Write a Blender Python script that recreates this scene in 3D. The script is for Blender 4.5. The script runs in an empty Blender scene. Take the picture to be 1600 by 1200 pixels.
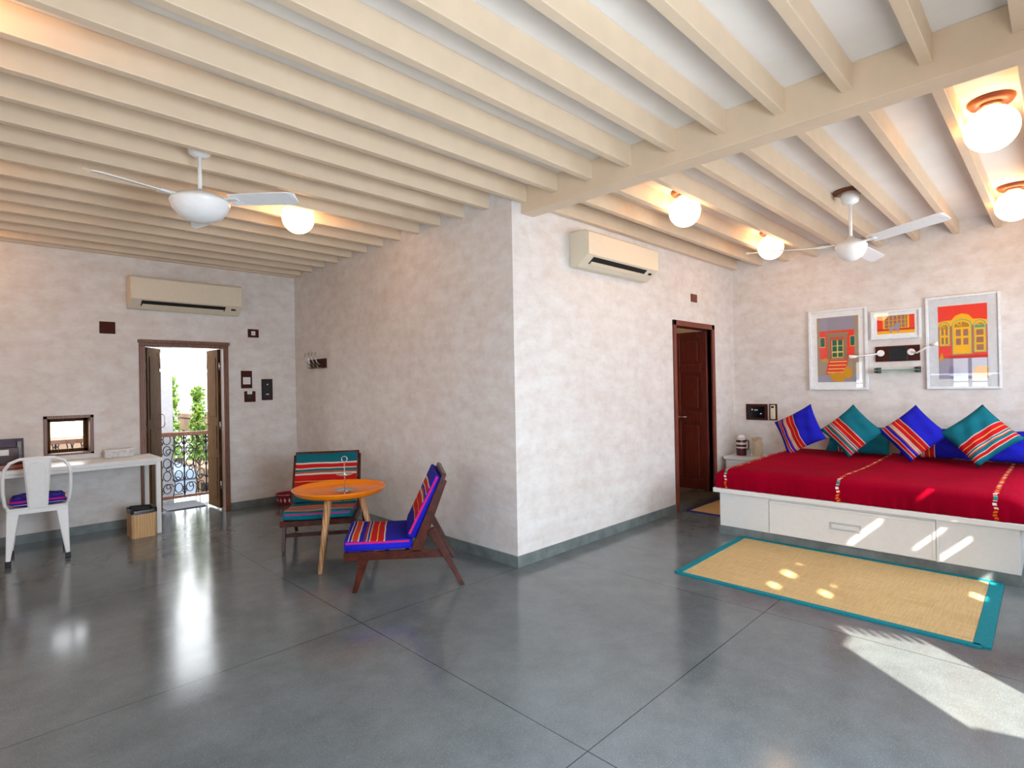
import bpy, bmesh, math, random
from mathutils import Vector, Matrix
random.seed(7)
D = bpy.data
SC = bpy.context.scene
COL = SC.collection
pi = math.pi

# ------------------------------------------------------------------ camera
cam_d = D.cameras.new('camera'); cam = D.objects.new('camera', cam_d); COL.objects.link(cam); SC.camera = cam
F, YAW, PIT, ROL = 860.64, 0.786867, 0.00373136, -0.0184292
_f = Vector((math.cos(YAW)*math.cos(PIT), math.sin(YAW)*math.cos(PIT), math.sin(PIT)))
_r = Vector((math.sin(YAW), -math.cos(YAW), 0)); _u = _r.cross(_f)
r_ = _r*math.cos(ROL) + _u*math.sin(ROL); u_ = -_r*math.sin(ROL) + _u*math.cos(ROL)
M = Matrix((r_, u_, -_f)).transposed().to_4x4(); M.translation = Vector((-3.0198, -2.9979, 1.4))
cam.matrix_world = M
cam_d.sensor_width = 36; cam_d.lens = F*36/1600; cam_d.clip_start = 0.05; cam_d.clip_end = 300

# ------------------------------------------------------------------ sky, sun, daylight, exposure
SC.view_settings.view_transform = 'Standard'; SC.view_settings.look = 'None'
SC.view_settings.gamma = 1; SC.view_settings.use_curve_mapping = False
SC.view_settings.exposure = 0.0
wd = D.worlds.new('sky'); SC.world = wd; wd.use_nodes = True
bg = wd.node_tree.nodes['Background']; bg.inputs[0].default_value = (0.93, 0.97, 1.0, 1); bg.inputs[1].default_value = 6.5
SUN = Vector((.62, .78, -.78))
sd = D.lights.new('sun', 'SUN'); sd.energy = 26.0; sd.angle = 0.016; sd.color = (1, .90, .76)
so = D.objects.new('sun', sd); COL.objects.link(so); so.rotation_euler = SUN.to_track_quat('-Z', 'Y').to_euler(); so.location = (-8, -9, 9)

def area(name, loc, aim, sx, sy, power, col):
    l = D.lights.new(name, 'AREA'); l.shape = 'RECTANGLE'; l.size = sx; l.size_y = sy; l.energy = power; l.color = col
    o = D.objects.new(name, l); COL.objects.link(o); o.location = loc
    o.rotation_euler = Vector(aim).to_track_quat('-Z', 'Z').to_euler(); return o
COOL = (.66, .83, 1.0)
area('daylight_at_left_window', (-4.32, -1.58, 1.20), (1, 0, -.45), .65, 1.35, 24, COOL)
area('daylight_at_left_window_far', (-4.32, 0.38, 1.20), (1, 0, -.45), .42, 1.35, 18, COOL)
area('daylight_at_rear_window', (-1.75, -3.85, 1.35), (0, 1, -.85), 1.35, 1.7, 140, COOL)
area('daylight_at_side_window', (2.2, -3.82, 1.60), (0, 1, -.85), 1.6, 1.3, 45, COOL)

# ------------------------------------------------------------------ materials
def lin(c):
    if isinstance(c, str):
        c = [int(c[i:i+2], 16)/255 for i in (0, 2, 4)]
    return tuple((x/12.92 if x <= .04045 else ((x+.055)/1.055)**2.4) for x in c)
class NT:
    def __init__(s, name):
        s.m = D.materials.new(name); s.m.use_nodes = True; s.t = s.m.node_tree
        s.b = s.t.nodes['Principled BSDF']
    def n(s, typ, **kw):
        x = s.t.nodes.new(typ)
        for k, v in kw.items(): setattr(x, k, v)
        return x
    def l(s, a, b): s.t.links.new(a, b)
    def math(s, op, a, b=None, c=None):
        x = s.n('ShaderNodeMath', operation=op)
        for i, v in enumerate((a, b, c)):
            if v is None: continue
            if isinstance(v, (int, float)): x.inputs[i].default_value = v
            else: s.l(v, x.inputs[i])
        return x.outputs[0]
    def coord(s, which='Object'):
        return s.n('ShaderNodeTexCoord').outputs[which]
    def mapped(s, scale=(1, 1, 1), which='Object'):
        mp = s.n('ShaderNodeMapping'); mp.inputs['Scale'].default_value = scale
        s.l(s.coord(which), mp.inputs['Vector']); return mp.outputs[0]
    def noise(s, vec, sc, det=4, rough=.55):
        x = s.n('ShaderNodeTexNoise'); x.inputs['Scale'].default_value = sc; x.inputs['Detail'].default_value = det
        x.inputs['Roughness'].default_value = rough; s.l(vec, x.inputs['Vector']); return x.outputs[0]
    def ramp(s, fac, stops, interp='LINEAR'):
        x = s.n('ShaderNodeValToRGB'); e = x.color_ramp; e.interpolation = interp
        while len(e.elements) < len(stops): e.elements.new(.5)
        for el, (p, c) in zip(e.elements, stops):
            el.position = p; c = lin(c) if isinstance(c, str) else c; el.color = (*c[:3], 1)
        s.l(fac, x.inputs[0]); return x.outputs[0]
    def mix(s, fac, a, b, mode='MIX'):
        x = s.n('ShaderNodeMix', data_type='RGBA', blend_type=mode)
        for i, v in ((0, fac), (6, a), (7, b)):
            if isinstance(v, (int, float)): x.inputs[i].default_value = v
            elif isinstance(v, tuple): x.inputs[i].default_value = (*v[:3], 1)
            else: s.l(v, x.inputs[i])
        return x.outputs[2]
    def bump(s, h, strength, dist=.01):
        x = s.n('ShaderNodeBump'); x.inputs['Strength'].default_value = strength; x.inputs['Distance'].default_value = dist
        s.l(h, x.inputs['Height']); s.l(x.outputs[0], s.b.inputs['Normal'])
    def set(s, rough=.6, metal=0, spec=.5, **kw):
        s.b.inputs['Roughness'].default_value = rough; s.b.inputs['Metallic'].default_value = metal
        s.b.inputs['Specular IOR Level'].default_value = spec
        for k, v in kw.items(): s.b.inputs[k.replace('_', ' ')].default_value = v
        return s
def plain(name, c, rough=.5, metal=0, spec=.5, var=.06, sc=30):
    m = NT(name).set(rough, metal, spec); c = lin(c)
    v = m.noise(m.coord(), sc, 3)
    m.l(m.ramp(v, [(.3, tuple(x*(1-var) for x in c)), (.7, tuple(min(1, x*(1+var)) for x in c))]), m.b.inputs['Base Color'])
    return m.m
def plaster():
    m = NT('lime_plaster').set(.55, 0, .35); co = m.mapped((1, 1, 1))
    a = m.noise(co, 1.3, 5, .6); b = m.noise(co, 9, 8, .65); c = m.noise(m.mapped((1, 1, 2.2)), 4, 5, .7)
    col = m.ramp(a, [(.25, 'd4c9c1'), (.5, 'e0d9d3'), (.75, 'e8e3df')])
    col = m.mix(.5, col, m.ramp(b, [(.3, 'cbc1ba'), (.5, 'e2dfdd'), (.7, 'ebeae9')]))
    col = m.mix(.3, col, m.ramp(c, [(.4, 'c9b9ae'), (.62, 'e8e6e4')]))
    m.l(col, m.b.inputs['Base Color']); m.bump(m.math('ADD', b, c), .25, .006); return m.m
def floor_mat():
    m = NT('polished_terrazzo').set(.2, 0, .6); co = m.coord()
    sp = m.noise(co, 170, 2, .5); sp2 = m.noise(co, 420, 1, .5); cl = m.noise(co, 1.1, 5, .6); cl2 = m.noise(co, 5, 6, .7)
    col = m.ramp(cl, [(.3, '565b5d'), (.5, '626769'), (.7, '6e7375')])
    col = m.mix(.35, col, m.ramp(cl2, [(.3, '50585b'), (.7, '7b868a')]))
    col = m.mix(m.ramp(sp, [(.60, (0, 0, 0)), (.68, (.5, .5, .5))]), col, lin('9a9c97'))
    col = m.mix(m.ramp(sp2, [(.33, (.6, .6, .6)), (.40, (0, 0, 0))]), col, lin('3c4145'))
    s = m.n('ShaderNodeSeparateXYZ'); m.l(co, s.inputs[0])
    def joint(o, off, per):
        v = m.math('ADD', o, -off + per*20 + per/2); v = m.math('MODULO', v, per); v = m.math('ADD', v, -per/2)
        return m.math('LESS_THAN', m.math('ABSOLUTE', v), .0026)
    j = m.math('MAXIMUM', joint(s.outputs[0], .41, 1.755), joint(s.outputs[1], -.005, 1.685))
    col = m.mix(j, col, lin('2e3234'))
    m.l(col, m.b.inputs['Base Color'])
    m.l(m.math('ADD', m.math('MULTIPLY', cl2, .14), .08), m.b.inputs['Roughness'])
    m.bump(cl2, .03, .002); return m.m
def wood(name, dark, mid, light, rough=.4, sc=(2, 14, 14), spec=.5):
    m = NT(name).set(rough, 0, spec); co = m.mapped(sc)
    w = m.n('ShaderNodeTexWave'); w.inputs['Scale'].default_value = 1.2; w.inputs['Distortion'].default_value = 6
    w.inputs['Detail'].default_value = 4; m.l(co, w.inputs['Vector'])
    n = m.noise(co, 3, 6, .6); v = m.math('ADD', m.math('MULTIPLY', w.outputs[1], .4), m.math('MULTIPLY', n, .7))
    m.l(m.ramp(v, [(.2, dark), (.5, mid), (.85, light)]), m.b.inputs['Base Color']); m.bump(n, .1, .002); return m.m
def stripes(name, axis, lo, hi, stops, rough=.85):
    """constant stripes along one object axis between lo and hi"""
    m = NT(name).set(rough, 0, .15); m.b.inputs['Sheen Weight'].default_value = .0
    s = m.n('ShaderNodeSeparateXYZ'); co = m.coord(); m.l(co, s.inputs[0])
    wob = m.math('MULTIPLY', m.math('ADD', m.noise(co, 6, 2), -.5), .012)
    v = m.math('DIVIDE', m.math('ADD', m.math('ADD', s.outputs['XYZ'.index(axis)], wob), -lo), hi-lo)
    c = m.ramp(v, stops, 'CONSTANT'); th = m.noise(co, 220, 2)
    c = m.mix(m.math('MULTIPLY', th, .25), c, (0.02, 0.02, 0.03), 'MIX')
    m.l(c, m.b.inputs['Base Color']); m.bump(m.noise(co, 14, 4), .4, .01); return m.m
def emis(name, c, st):
    m = NT(name); m.b.inputs['Base Color'].default_value = (1, 1, 1, 1); m.b.inputs['Emission Color'].default_value = (*c, 1)
    m.b.inputs['Emission Strength'].default_value = st; m.set(.3); return m.m
def glass(name, tint=(1, 1, 1), rough=0.0):
    m = NT(name); t = m.t; g = m.n('ShaderNodeBsdfGlossy'); g.inputs['Roughness'].default_value = rough
    tr = m.n('ShaderNodeBsdfTransparent'); tr.inputs[0].default_value = (*tint, 1)
    ge = m.n('ShaderNodeNewGeometry'); dt = m.n('ShaderNodeVectorMath', operation='DOT_PRODUCT'); mx = m.n('ShaderNodeMixShader')
    m.l(ge.outputs['Normal'], dt.inputs[0]); m.l(ge.outputs['Incoming'], dt.inputs[1])
    f5 = m.math('POWER', m.math('SUBTRACT', 1.0, m.math('ABSOLUTE', dt.outputs['Value'])), 5.0)
    m.l(m.math('ADD', m.math('MULTIPLY', f5, .96), .035), mx.inputs[0]); m.l(tr.outputs[0], mx.inputs[1]); m.l(g.outputs[0], mx.inputs[2])
    m.l(mx.outputs[0], t.nodes['Material Output'].inputs[0]); return m.m

PL = plaster(); FL = floor_mat()
BEAM = plain('cream_beam_paint', 'e0caae', .45, 0, .4, .03, 8)
CEIL = plain('white_ceiling_paint', 'e6e3df', .7, 0, .3, .03, 4)
STONE = plain('grey_skirting_stone', '6e7675', .4, 0, .5, .25, 9)
STONED = plain('dark_sill_stone', '4a4a44', .5, 0, .5, .2, 9)
WHITE = plain('white_paint', 'e4e2df', .35, 0, .5, .02)
WMET = plain('white_powder_coat', 'f0f0ef', .3, 0, .5, .02)
CREAM = plain('cream_plastic', 'dccdaf', .4, 0, .5, .02)
ACW = plain('ivory_plastic', 'ded3bd', .4, 0, .5, .02)
BLACK = plain('black_rubber', '15161a', .5)
DARK = plain('dark_slot', '0c0c0d', .7)
CHROME = plain('chrome', 'e0e0e0', .12, 1)
STEEL = plain('brushed_steel', 'b9b5ad', .3, 1)
DOORW = wood('red_teak', '2e0d08', '5a1d12', '74301f', .35, (14, 14, 2))
FRAMEB = wood('brown_frame_wood', '45271a', '6e4530', '8c5c40', .4, (14, 14, 2))
FRAMEW = wood('door_frame_wood', '4a1c10', '74301d', '8a4530', .4, (14, 14, 2))
LEAFW = wood('weathered_door_wood', '2e1c0e', '50361c', '6e4e2b', .75, (14, 14, 2), .08)
ROSE = plain('rosewood', '47190a', .32, 0, .4, .6, 16)
TAN = wood('pale_mango_wood', '8d5f3b', 'bd8a5c', 'd4a779', .45, (14, 14, 3))
BIN = wood('veneer', 'b98f5b', 'd0a671', 'dab482', .45, (12, 12, 2))
MAROON = plain('maroon_plate', '43170f', .7, 0, .25, .1)
MAROON2 = plain('brown_disc_wood', '6b3420', .35, 0, .5, .1)
ORANGE = plain('orange_enamel', 'ff8a08', .25, 0, .4, .02)
BLUEP = plain('black_glass_plate', '0f1418', .15)
BULB = emis('lit_opal_globe', (1.0, .56, .25), 12.0)
PRINTG = glass('picture_glass')
GREENGL = glass('green_edge_glass', (.55, .85, .78))
PINK = plain('pink_band', 'c0246c', .85, 0, .1, .1, 120)
BLUEF = plain('blue_cotton', '1e22b4', .85, 0, .1, .12, 60)
TEALF = plain('teal_cotton', '0f7080', .85, 0, .1, .12, 60)
TEALB = plain('teal_mat_binding', '0f7a86', .8, 0, .2, .12, 60)
NAVY = plain('navy_binding', '1c1c62', .8)

# ------------------------------------------------------------------ mesh builder
class MB:
    def __init__(s): s.v = []; s.f = []; s.mi = []; s.sm = []
    def add(s, vs, fs, mi=0, sm=False):
        b = len(s.v); s.v += [Vector(x) for x in vs]
        for f in fs: s.f.append([b+i for i in f]); s.mi.append(mi); s.sm.append(sm)
        return s
    def box(s, x0, x1, y0, y1, z0, z1, mi=0):
        v = [(x, y, z) for z in (z0, z1) for x, y in ((x0, y0), (x1, y0), (x1, y1), (x0, y1))]
        return s.add(v, [(3, 2, 1, 0), (4, 5, 6, 7), (0, 1, 5, 4), (1, 2, 6, 5), (2, 3, 7, 6), (3, 0, 4, 7)], mi)
    def bar(s, a, b, wa, ha, wb=None, hb=None, side=(1, 0, 0), mi=0):
        """tapered rectangular bar a->b; w along side, h along the other"""
        a, b = Vector(a), Vector(b); wb = wa if wb is None else wb; hb = ha if hb is None else hb
        d = (b-a).normalized(); sd = Vector(side); sd = (sd - d*sd.dot(d)).normalized(); up = d.cross(sd)
        v = []
        for p, w, h in ((a, wa, ha), (b, wb, hb)):
            for i, j in ((-1, -1), (1, -1), (1, 1), (-1, 1)): v.append(p + sd*i*w/2 + up*j*h/2)
        return s.add(v, [(3, 2, 1, 0), (4, 5, 6, 7), (0, 1, 5, 4), (1, 2, 6, 5), (2, 3, 7, 6), (3, 0, 4, 7)], mi)
    def prism(s, poly, o, ux, uy, t, mi=0):
        """poly (2D) in plane at o with axes ux, uy, extruded by vector t"""
        o, ux, uy, t = Vector(o), Vector(ux), Vector(uy), Vector(t); n = len(poly)
        v = [o+ux*p[0]+uy*p[1] for p in poly]; v += [q+t for q in v]
        fs = [list(range(n))[::-1], list(range(n, 2*n))] + [(i, (i+1) % n, (i+1) % n+n, i+n) for i in range(n)]
        return s.add(v, fs, mi)
    def tube(s, pts, r, seg=10, mi=0, closed=False, caps=True):
        pts = [Vector(p) for p in pts]; n = len(pts); rr = r if isinstance(r, (list, tuple)) else [r]*n
        vs = []; up = None
        for i, p in enumerate(pts):
            if closed: d = pts[(i+1) % n]-pts[i-1]
            else: d = pts[min(i+1, n-1)]-pts[max(i-1, 0)]
            d.normalize()
            if up is None: up = d.orthogonal().normalized()
            up = (up - d*up.dot(d)).normalized(); w = d.cross(up)
            for k in range(seg):
                a = 2*pi*k/seg; vs.append(p + (up*math.cos(a)+w*math.sin(a))*rr[i])
        fs = []
        for i in range(n if closed else n-1):
            j = (i+1) % n
            for k in range(seg): k2 = (k+1) % seg; fs.append((i*seg+k, i*seg+k2, j*seg+k2, j*seg+k))
        s.add(vs, fs, mi, True)
        if not closed and caps:
            b = len(s.v)-len(vs); s.f.append([b+k for k in range(seg)][::-1]); s.mi.append(mi); s.sm.append(False)
            s.f.append([b+(n-1)*seg+k for k in range(seg)]); s.mi.append(mi); s.sm.append(False)
        return s
    def lathe(s, prof, c=(0, 0, 0), seg=32, mi=0, sy=1.0):
        """prof list of (r,z); closed with poles where r==0"""
        c = Vector(c); vs = []; rings = []
        for r, z in prof:
            if r < 1e-6: rings.append([len(vs)]); vs.append(c+Vector((0, 0, z)))
            else:
                rings.append(list(range(len(vs), len(vs)+seg)))
                for k in range(seg): a = 2*pi*k/seg; vs.append(c+Vector((r*math.cos(a), sy*r*math.sin(a), z)))
        fs = []
        for A, B in zip(rings, rings[1:]):
            for k in range(seg):
                k2 = (k+1) % seg
                if len(A) == 1 and len(B) == 1: continue
                if len(A) == 1: fs.append((A[0], B[k2], B[k]))
                elif len(B) == 1: fs.append((A[k], A[k2], B[0]))
                else: fs.append((A[k], A[k2], B[k2], B[k]))
        return s.add(vs, fs, mi, True)
    def sphere(s, c, r, seg=24, mi=0, sz=1.0):
        n = seg//2
        return s.lathe([(r*math.sin(pi*i/n) if 0 < i < n else 0, -r*sz*math.cos(pi*i/n)) for i in range(n+1)], c, seg, mi)
    def build(s, name, mats, parent=None, world=True, bevel=0, origin=None, subsurf=0):
        me = D.meshes.new(name); o = D.objects.new(name, me); COL.objects.link(o)
        vs = s.v
        if parent is not None:
            o.parent = parent
            if world:
                inv = WM(parent).inverted(); vs = [inv @ v for v in vs]
        elif origin is not None:
            og = Vector(origin); o.location = og; vs = [v-og for v in vs]
        elif world and vs:
            og = Vector((sum(v.x for v in vs)/len(vs), sum(v.y for v in vs)/len(vs), min(v.z for v in vs)))
            if name not in ('floor', 'ceiling') and not name.startswith('wall'): o.location = og; vs = [v-og for v in vs]
        me.from_pydata([tuple(v) for v in vs], [], s.f)
        for m in (mats if isinstance(mats, (list, tuple)) else [mats]): me.materials.append(m)
        for p, mi, sm in zip(me.polygons, s.mi, s.sm): p.material_index = mi; p.use_smooth = sm
        bm = bmesh.new(); bm.from_mesh(me); bmesh.ops.recalc_face_normals(bm, faces=bm.faces); bm.to_mesh(me); bm.free()
        me.update()
        if bevel:
            b = o.modifiers.new('bevel', 'BEVEL'); b.width = bevel; b.segments = 2; b.limit_method = 'ANGLE'; b.angle_limit = .6
        if subsurf:
            b = o.modifiers.new('sub', 'SUBSURF'); b.levels = b.render_levels = subsurf
        return o
def WM(o):
    m = Matrix.LocRotScale(o.location, o.rotation_euler, o.scale)
    return WM(o.parent) @ m if o.parent else m
def tag(o, label=None, cat=None, group=None, kind=None):
    if label: o['label'] = label
    if cat: o['category'] = cat
    if group: o['group'] = group
    if kind: o['kind'] = kind
    return o
def thing(name, label, cat, loc=(0, 0, 0), rz=0, group=None, kind=None):
    o = D.objects.new(name, None); COL.objects.link(o); o.empty_display_size = .05
    o.location = loc; o.rotation_euler = (0, 0, rz); return tag(o, label, cat, group, kind)
def struct(name, mb, mat, bevel=0): return tag(mb.build(name, mat, bevel=bevel), kind='structure')
def copy_tree(o, parent=None):
    c = o.copy(); COL.objects.link(c); c.parent = parent
    for ch in list(o.children): copy_tree(ch, c)
    return c

# ------------------------------------------------------------------ the room
L1, L2, HB, HC = 4.009, 3.953, 2.832, 2.965
XW, YW = -4.2, -3.6
def wallgrid(mb, plane, a0, a1, z0, z1, holes, t0, t1):
    """wall slab with rectangular holes; plane 'x' (varies along y) or 'y' (varies along x)"""
    As = sorted({a0, a1, *[h[0] for h in holes], *[h[1] for h in holes]}); Zs = sorted({z0, z1, *[h[2] for h in holes], *[h[3] for h in holes]})
    def inh(i, j):
        if i < 0 or j < 0 or i >= len(As)-1 or j >= len(Zs)-1: return True
        a = (As[i]+As[i+1])/2; z = (Zs[j]+Zs[j+1])/2
        return any(h[0] < a < h[1] and h[2] < z < h[3] for h in holes)
    def P(a, t, z): return (t, a, z) if plane == 'x' else (a, t, z)
    for i in range(len(As)-1):
        for j in range(len(Zs)-1):
            if inh(i, j): continue
            a, b, c, d = As[i], As[i+1], Zs[j], Zs[j+1]
            for t in (t0, t1): mb.add([P(a, t, c), P(b, t, c), P(b, t, d), P(a, t, d)], [(0, 1, 2, 3)])
            for (k, l, q) in ((i-1, j, [(a, c), (a, d)]), (i+1, j, [(b, c), (b, d)]), (i, j-1, [(a, c), (b, c)]), (i, j+1, [(a, d), (b, d)])):
                if inh(k, l): mb.add([P(q[0][0], t0, q[0][1]), P(q[1][0], t0, q[1][1]), P(q[1][0], t1, q[1][1]), P(q[0][0], t1, q[0][1])], [(0, 1, 2, 3)])
    return mb
struct('floor', MB().box(XW-.2, L1+.2, YW-.2, L2+1.35, -.12, 0), FL)
struct('ceiling', MB().box(XW, L1+.2, YW-.02, L2+1.0, HC, HC+.12).box(-6.3, XW, -5.6, L2+1.0, HC, HC+.12), CEIL)  # second slab is an unseen overhang added to block sun at left windows
for k_, (xa, xb, dd) in enumerate(((-2.6, -.955, 1.92), (1.30, 3.2, 1.5))):   # unseen slabs added outside to block sun at the windows
    struct('trim_%d' % (70+k_), MB().prism([(xa, YW-.015), (xb, YW-.015), (xb-.795*dd, YW-dd), (xa-.795*dd, YW-dd)], (0, 0, 2.42), (1, 0, 0), (0, 1, 0), (0, 0, .03)), STONE)
struct('wall_back_left', wallgrid(MB(), 'y', XW-.2, .2, 0, HC, [(-2.475, -2.085, .80, 1.19), (-1.66, -.835, 0, 1.93)], L2, L2+.22), PL)
struct('wall_corner_left', MB().box(0, .2, .2, L2, 0, HC), PL)
struct('wall_corner_right', wallgrid(MB(), 'y', 0, L1+.2, 0, HC, [(2.50, 3.36, 0.0, 2.05)], 0, .2), PL)
struct('wall_back_right', MB().box(L1, L1+.2, YW, 0, 0, HC), PL)
struct('wall_bathroom_back', MB().box(2.0, L1+.2, 2.2, 2.3, 0, HC), PL)
struct('wall_bathroom_side', MB().box(2.0, 2.1, .2, 2.2, 0, HC).box(L1, L1+.2, .2, 2.2, 0, HC), PL)
lw = [(-1.92, -1.24, .5, 1.88), (.16, .60, .5, 1.88)]
struct('wall_front_left', wallgrid(MB(), 'x', YW-.2, L2+.2, 0, HC, lw, XW-.06, XW), PL)
def wp(x, y):   # floor point of a sun fleck -> point on the rear wall
    d = y-YW; return (x-.795*d, d)
holes = [(-2.5, -1.0, .45, 2.15), (1.35, 3.1, .95, 2.3)]
flecks = [(1.199, -1.557, .055, .05), (.895, -1.564, .045, .04), (1.474, -1.543, .03, .012), (.962, -1.862, .05, .04), (1.148, -1.861, .03, .012), (1.92, -2.59, .05, .045), (1.54, -2.578, .06, .045)]
for (x, y, a, b) in flecks:
    c = wp(x, y); holes.append((c[0]-a, c[0]+a, c[1]-b, c[1]+b))
for (y0, z0, y1, z1, h) in ((-1.982, .309, -1.763, .106, .022), (-2.39, .352, -2.18, .127, .016), (-2.53, .277, -2.35, .124, .022), (-2.343, .623, -2.19, .502, .018)):
    t0, t1 = (y0-YW), (y1-YW); xa, xb = 1.94-.795*t0, 1.94-.795*t1; zz = (z0+t0+z1+t1)/2
    holes.append((min(xa, xb), max(xa, xb), zz-h, zz+h))
# the tall narrow opening that throws the long patch of sun on the floor
op = (-.90, -.315, .25, 1.56)
holes.append(op)
struct('wall_rear', wallgrid(MB(), 'y', XW-.2, L1+.2, 0, HC, holes, YW-.012, YW), PL)  # unseen wall; its small holes are shaped to throw sun flecks and bed streaks
# unseen shapes added outside the opening to cut the sun patch slanted and toothed
t = thing('patch_blocker', 'unseen cream fringed curtain hung slanting outside narrow rear opening', 'blocker', (-.6, YW-.05, .6))
pts = [(-.95, 1.62), (-.95, 1.50), (-.78, 1.50)]
n = 9
for i in range(n):
    x0 = -.80+i*.055; z0 = 1.565-(.375/.415)*(x0+.78)
    pts += [(x0, z0-.035), (x0+.028, z0-.04), (x0+.034, z0+.02), (x0+.05, z0+.005)]
pts += [(-.27, 1.10), (-.25, 1.62)]
MB().prism(pts, (0, YW-.05, 0), (1, 0, 0), (0, 0, 1), (0, -.006, 0)).build('toothed_blocker', CREAM, t)
MB().prism([(-.97, .2), (-.25, .2), (-.25, .64), (-.68, .725), (-.905, .93), (-.97, .93)], (0, YW-.05, 0), (1, 0, 0), (0, 0, 1), (0, -.02, 0)).build('lower_blocker', CREAM, t)
# frames in the out-of-shot windows
k = 1
for (y0, y1, z0, z1) in lw:
    w = thing('window_%d' % (k+1), None, None, (XW-.03, (y0+y1)/2, z0), kind='structure'); k += 1
    m = MB()
    for a, b, c, d in ((y0, y0+.06, z0, z1), (y1-.06, y1, z0, z1), (y0, y1, z0, z0+.06), (y0, y1, z1-.06, z1), ((y0+y1)/2-.03, (y0+y1)/2+.03, z0, z1), (y0, y1, 1.3, 1.33)):
        m.box(XW-.05, XW-.01, a, b, c, d)
    m.build('window_frame', LEAFW, w)
for (x0, x1, z0, z1) in holes[:2]:
    w = thing('window_%d' % (k+1), None, None, ((x0+x1)/2, YW-.03, z0), kind='structure'); k += 1
    m = MB()
    for a, b, c, d in ((x0, x0+.05, z0, z1), (x1-.05, x1, z0, z1), (x0, x1, z0, z0+.05), (x0, x1, z1-.05, z1), ((x0+x1)/2-.025, (x0+x1)/2+.025, z0, z1)):
        m.box(a, b, YW-.04, YW-.012, c, d)
    m.build('window_frame', LEAFW, w)
# girder and beams
tr = 1
struct('trim_1', MB().box(.103, .245, YW, .0, 2.752, HC), BEAM, .004)
for i in range(13, -11, -1):
    y = -.381+.31709*(i)
    tr += 1
    m = MB()
    if y > 0: m.box(XW, 0, y, y+.052, HB, HC)
    elif y < -.3: m.box(XW, .103, y, y+.052, HB, HC)
    else: m.box(XW, .103, y, y+.052, HB, HC)
    struct('trim_%d' % tr, m, BEAM, .004)
    if y < 0:
        tr += 1
        struct('trim_%d' % tr, MB().box(.245, L1, y, y+.052, HB, HC), BEAM, .004)
tr += 1; struct('trim_%d' % tr, MB().box(XW, 0, L2-.05, L2, HB, HC), BEAM, .004)
# skirtings
struct('baseboard_left', MB().box(XW, -1.69, L2-.012, L2, 0, .085).box(-.80, 0, L2-.012, L2, 0, .085), STONE)
struct('baseboard_corner_left', MB().box(-.012, 0, -.012, L2-.012, 0, .085), STONE)
struct('baseboard_corner_right', MB().box(0, 2.44, -.012, 0, 0, .085).box(3.43, L1, -.012, 0, 0, .085), STONE)
struct('baseboard_back_right', MB().box(L1-.012, L1, YW, -.012, 0, .085), STONE)

# ------------------------------------------------------------------ balcony door
dr = thing('door_1', None, None, (-1.25, L2, 0), kind='structure')
m = MB().box(-1.69, -1.635, L2-.02, L2+.1, 0, 1.955).box(-.86, -.805, L2-.02, L2+.1, 0, 1.955)
m.box(-1.69, -.805, L2-.025, L2+.1, 1.90, 1.965)
m.box(-1.70, -.795, L2-.04, L2, 1.935, 1.97); fr = m.build('door_frame', FRAMEB, dr, bevel=.004)
def balcony_leaf(hx, hy, ang, sgn):
    e = D.objects.new('door_leaf', None); COL.objects.link(e); e.parent = dr; e.empty_display_size = .05
    e.location = (hx+1.25, hy-L2, 0); e.rotation_euler = (0, 0, ang)
    W = .375
    MB().box(0, W, -.018, .018, .02, 1.90).build('leaf_panel', LEAFW, e, False, .003)
    q = MB()
    for zz in (.12, .72, 1.10): 
        z1 = {.12: .62, .72: 1.0, 1.10: 1.8}[zz]
        q.box(.06, W-.06, -.024, -.018, zz, z1).box(.06, W-.06, .018, .024, zz, z1)
    q.build('raised_panel', LEAFW, e, False, .004)
    for f in (-1, 1):
        h = MB(); h.tube([(W-.04, f*.018, 1.0), (W-.04, f*.05, 1.0), (W-.04, f*.065, 1.03), (W-.04, f*.065, 1.12), (W-.04, f*.05, 1.15), (W-.04, f*.018, 1.15)], .005, 8)
        h.build('pull_handle', STEEL, e, False)
    b = MB(); b.tube([(W-.05, sgn*-.028, 1.66), (W-.05, sgn*-.028, 1.86)], .006, 8).box(W-.065, W-.035, sgn*-.03, sgn*-.018, 1.64, 1.68)
    b.build('tower_bolt', STEEL, e, False)
    b = MB()
    for zz in (.25, .95, 1.65): b.tube([(-.008, 0, zz), (-.008, 0, zz+.09)], .009, 8)
    b.build('hinge', STEEL, e, False)
balcony_leaf(-1.612, L2+.11, math.radians(58), 1)
balcony_leaf(-.866, L2+.115, math.radians(92), -1)

# small window in the same wall
w1 = thing('window_1', None, None, (-2.28, L2, .80), kind='structure')
m = MB(); x0, x1, z0, z1 = -2.475, -2.085, .80, 1.19
m.box(x0, x0+.03, L2-.01, L2+.23, z0, z1).box(x1-.03, x1, L2-.01, L2+.23, z0, z1).box(x0, x1, L2-.01, L2+.23, z1-.03, z1).box(x0, x1, L2-.01, L2+.23, z0, z0+.02)
m.build('window_lining', FRAMEB, w1, bevel=.003)
m = MB()
for a, b, c, d in ((x0+.03, x0+.065, z0+.02, z1-.03), (x1-.065, x1-.03, z0+.02, z1-.03), (x0+.03, x1-.03, z0+.02, z0+.05), (x0+.03, x1-.03, z1-.065, z1-.03)):
    m.box(a, b, L2+.15, L2+.19, c, d)
cs = m.build('casement_frame', LEAFW, w1, bevel=.003)
MB().box(x0+.06, x1-.06, L2+.168, L2+.172, z0+.045, z1-.06).build('pane', PRINTG, cs)

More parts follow.
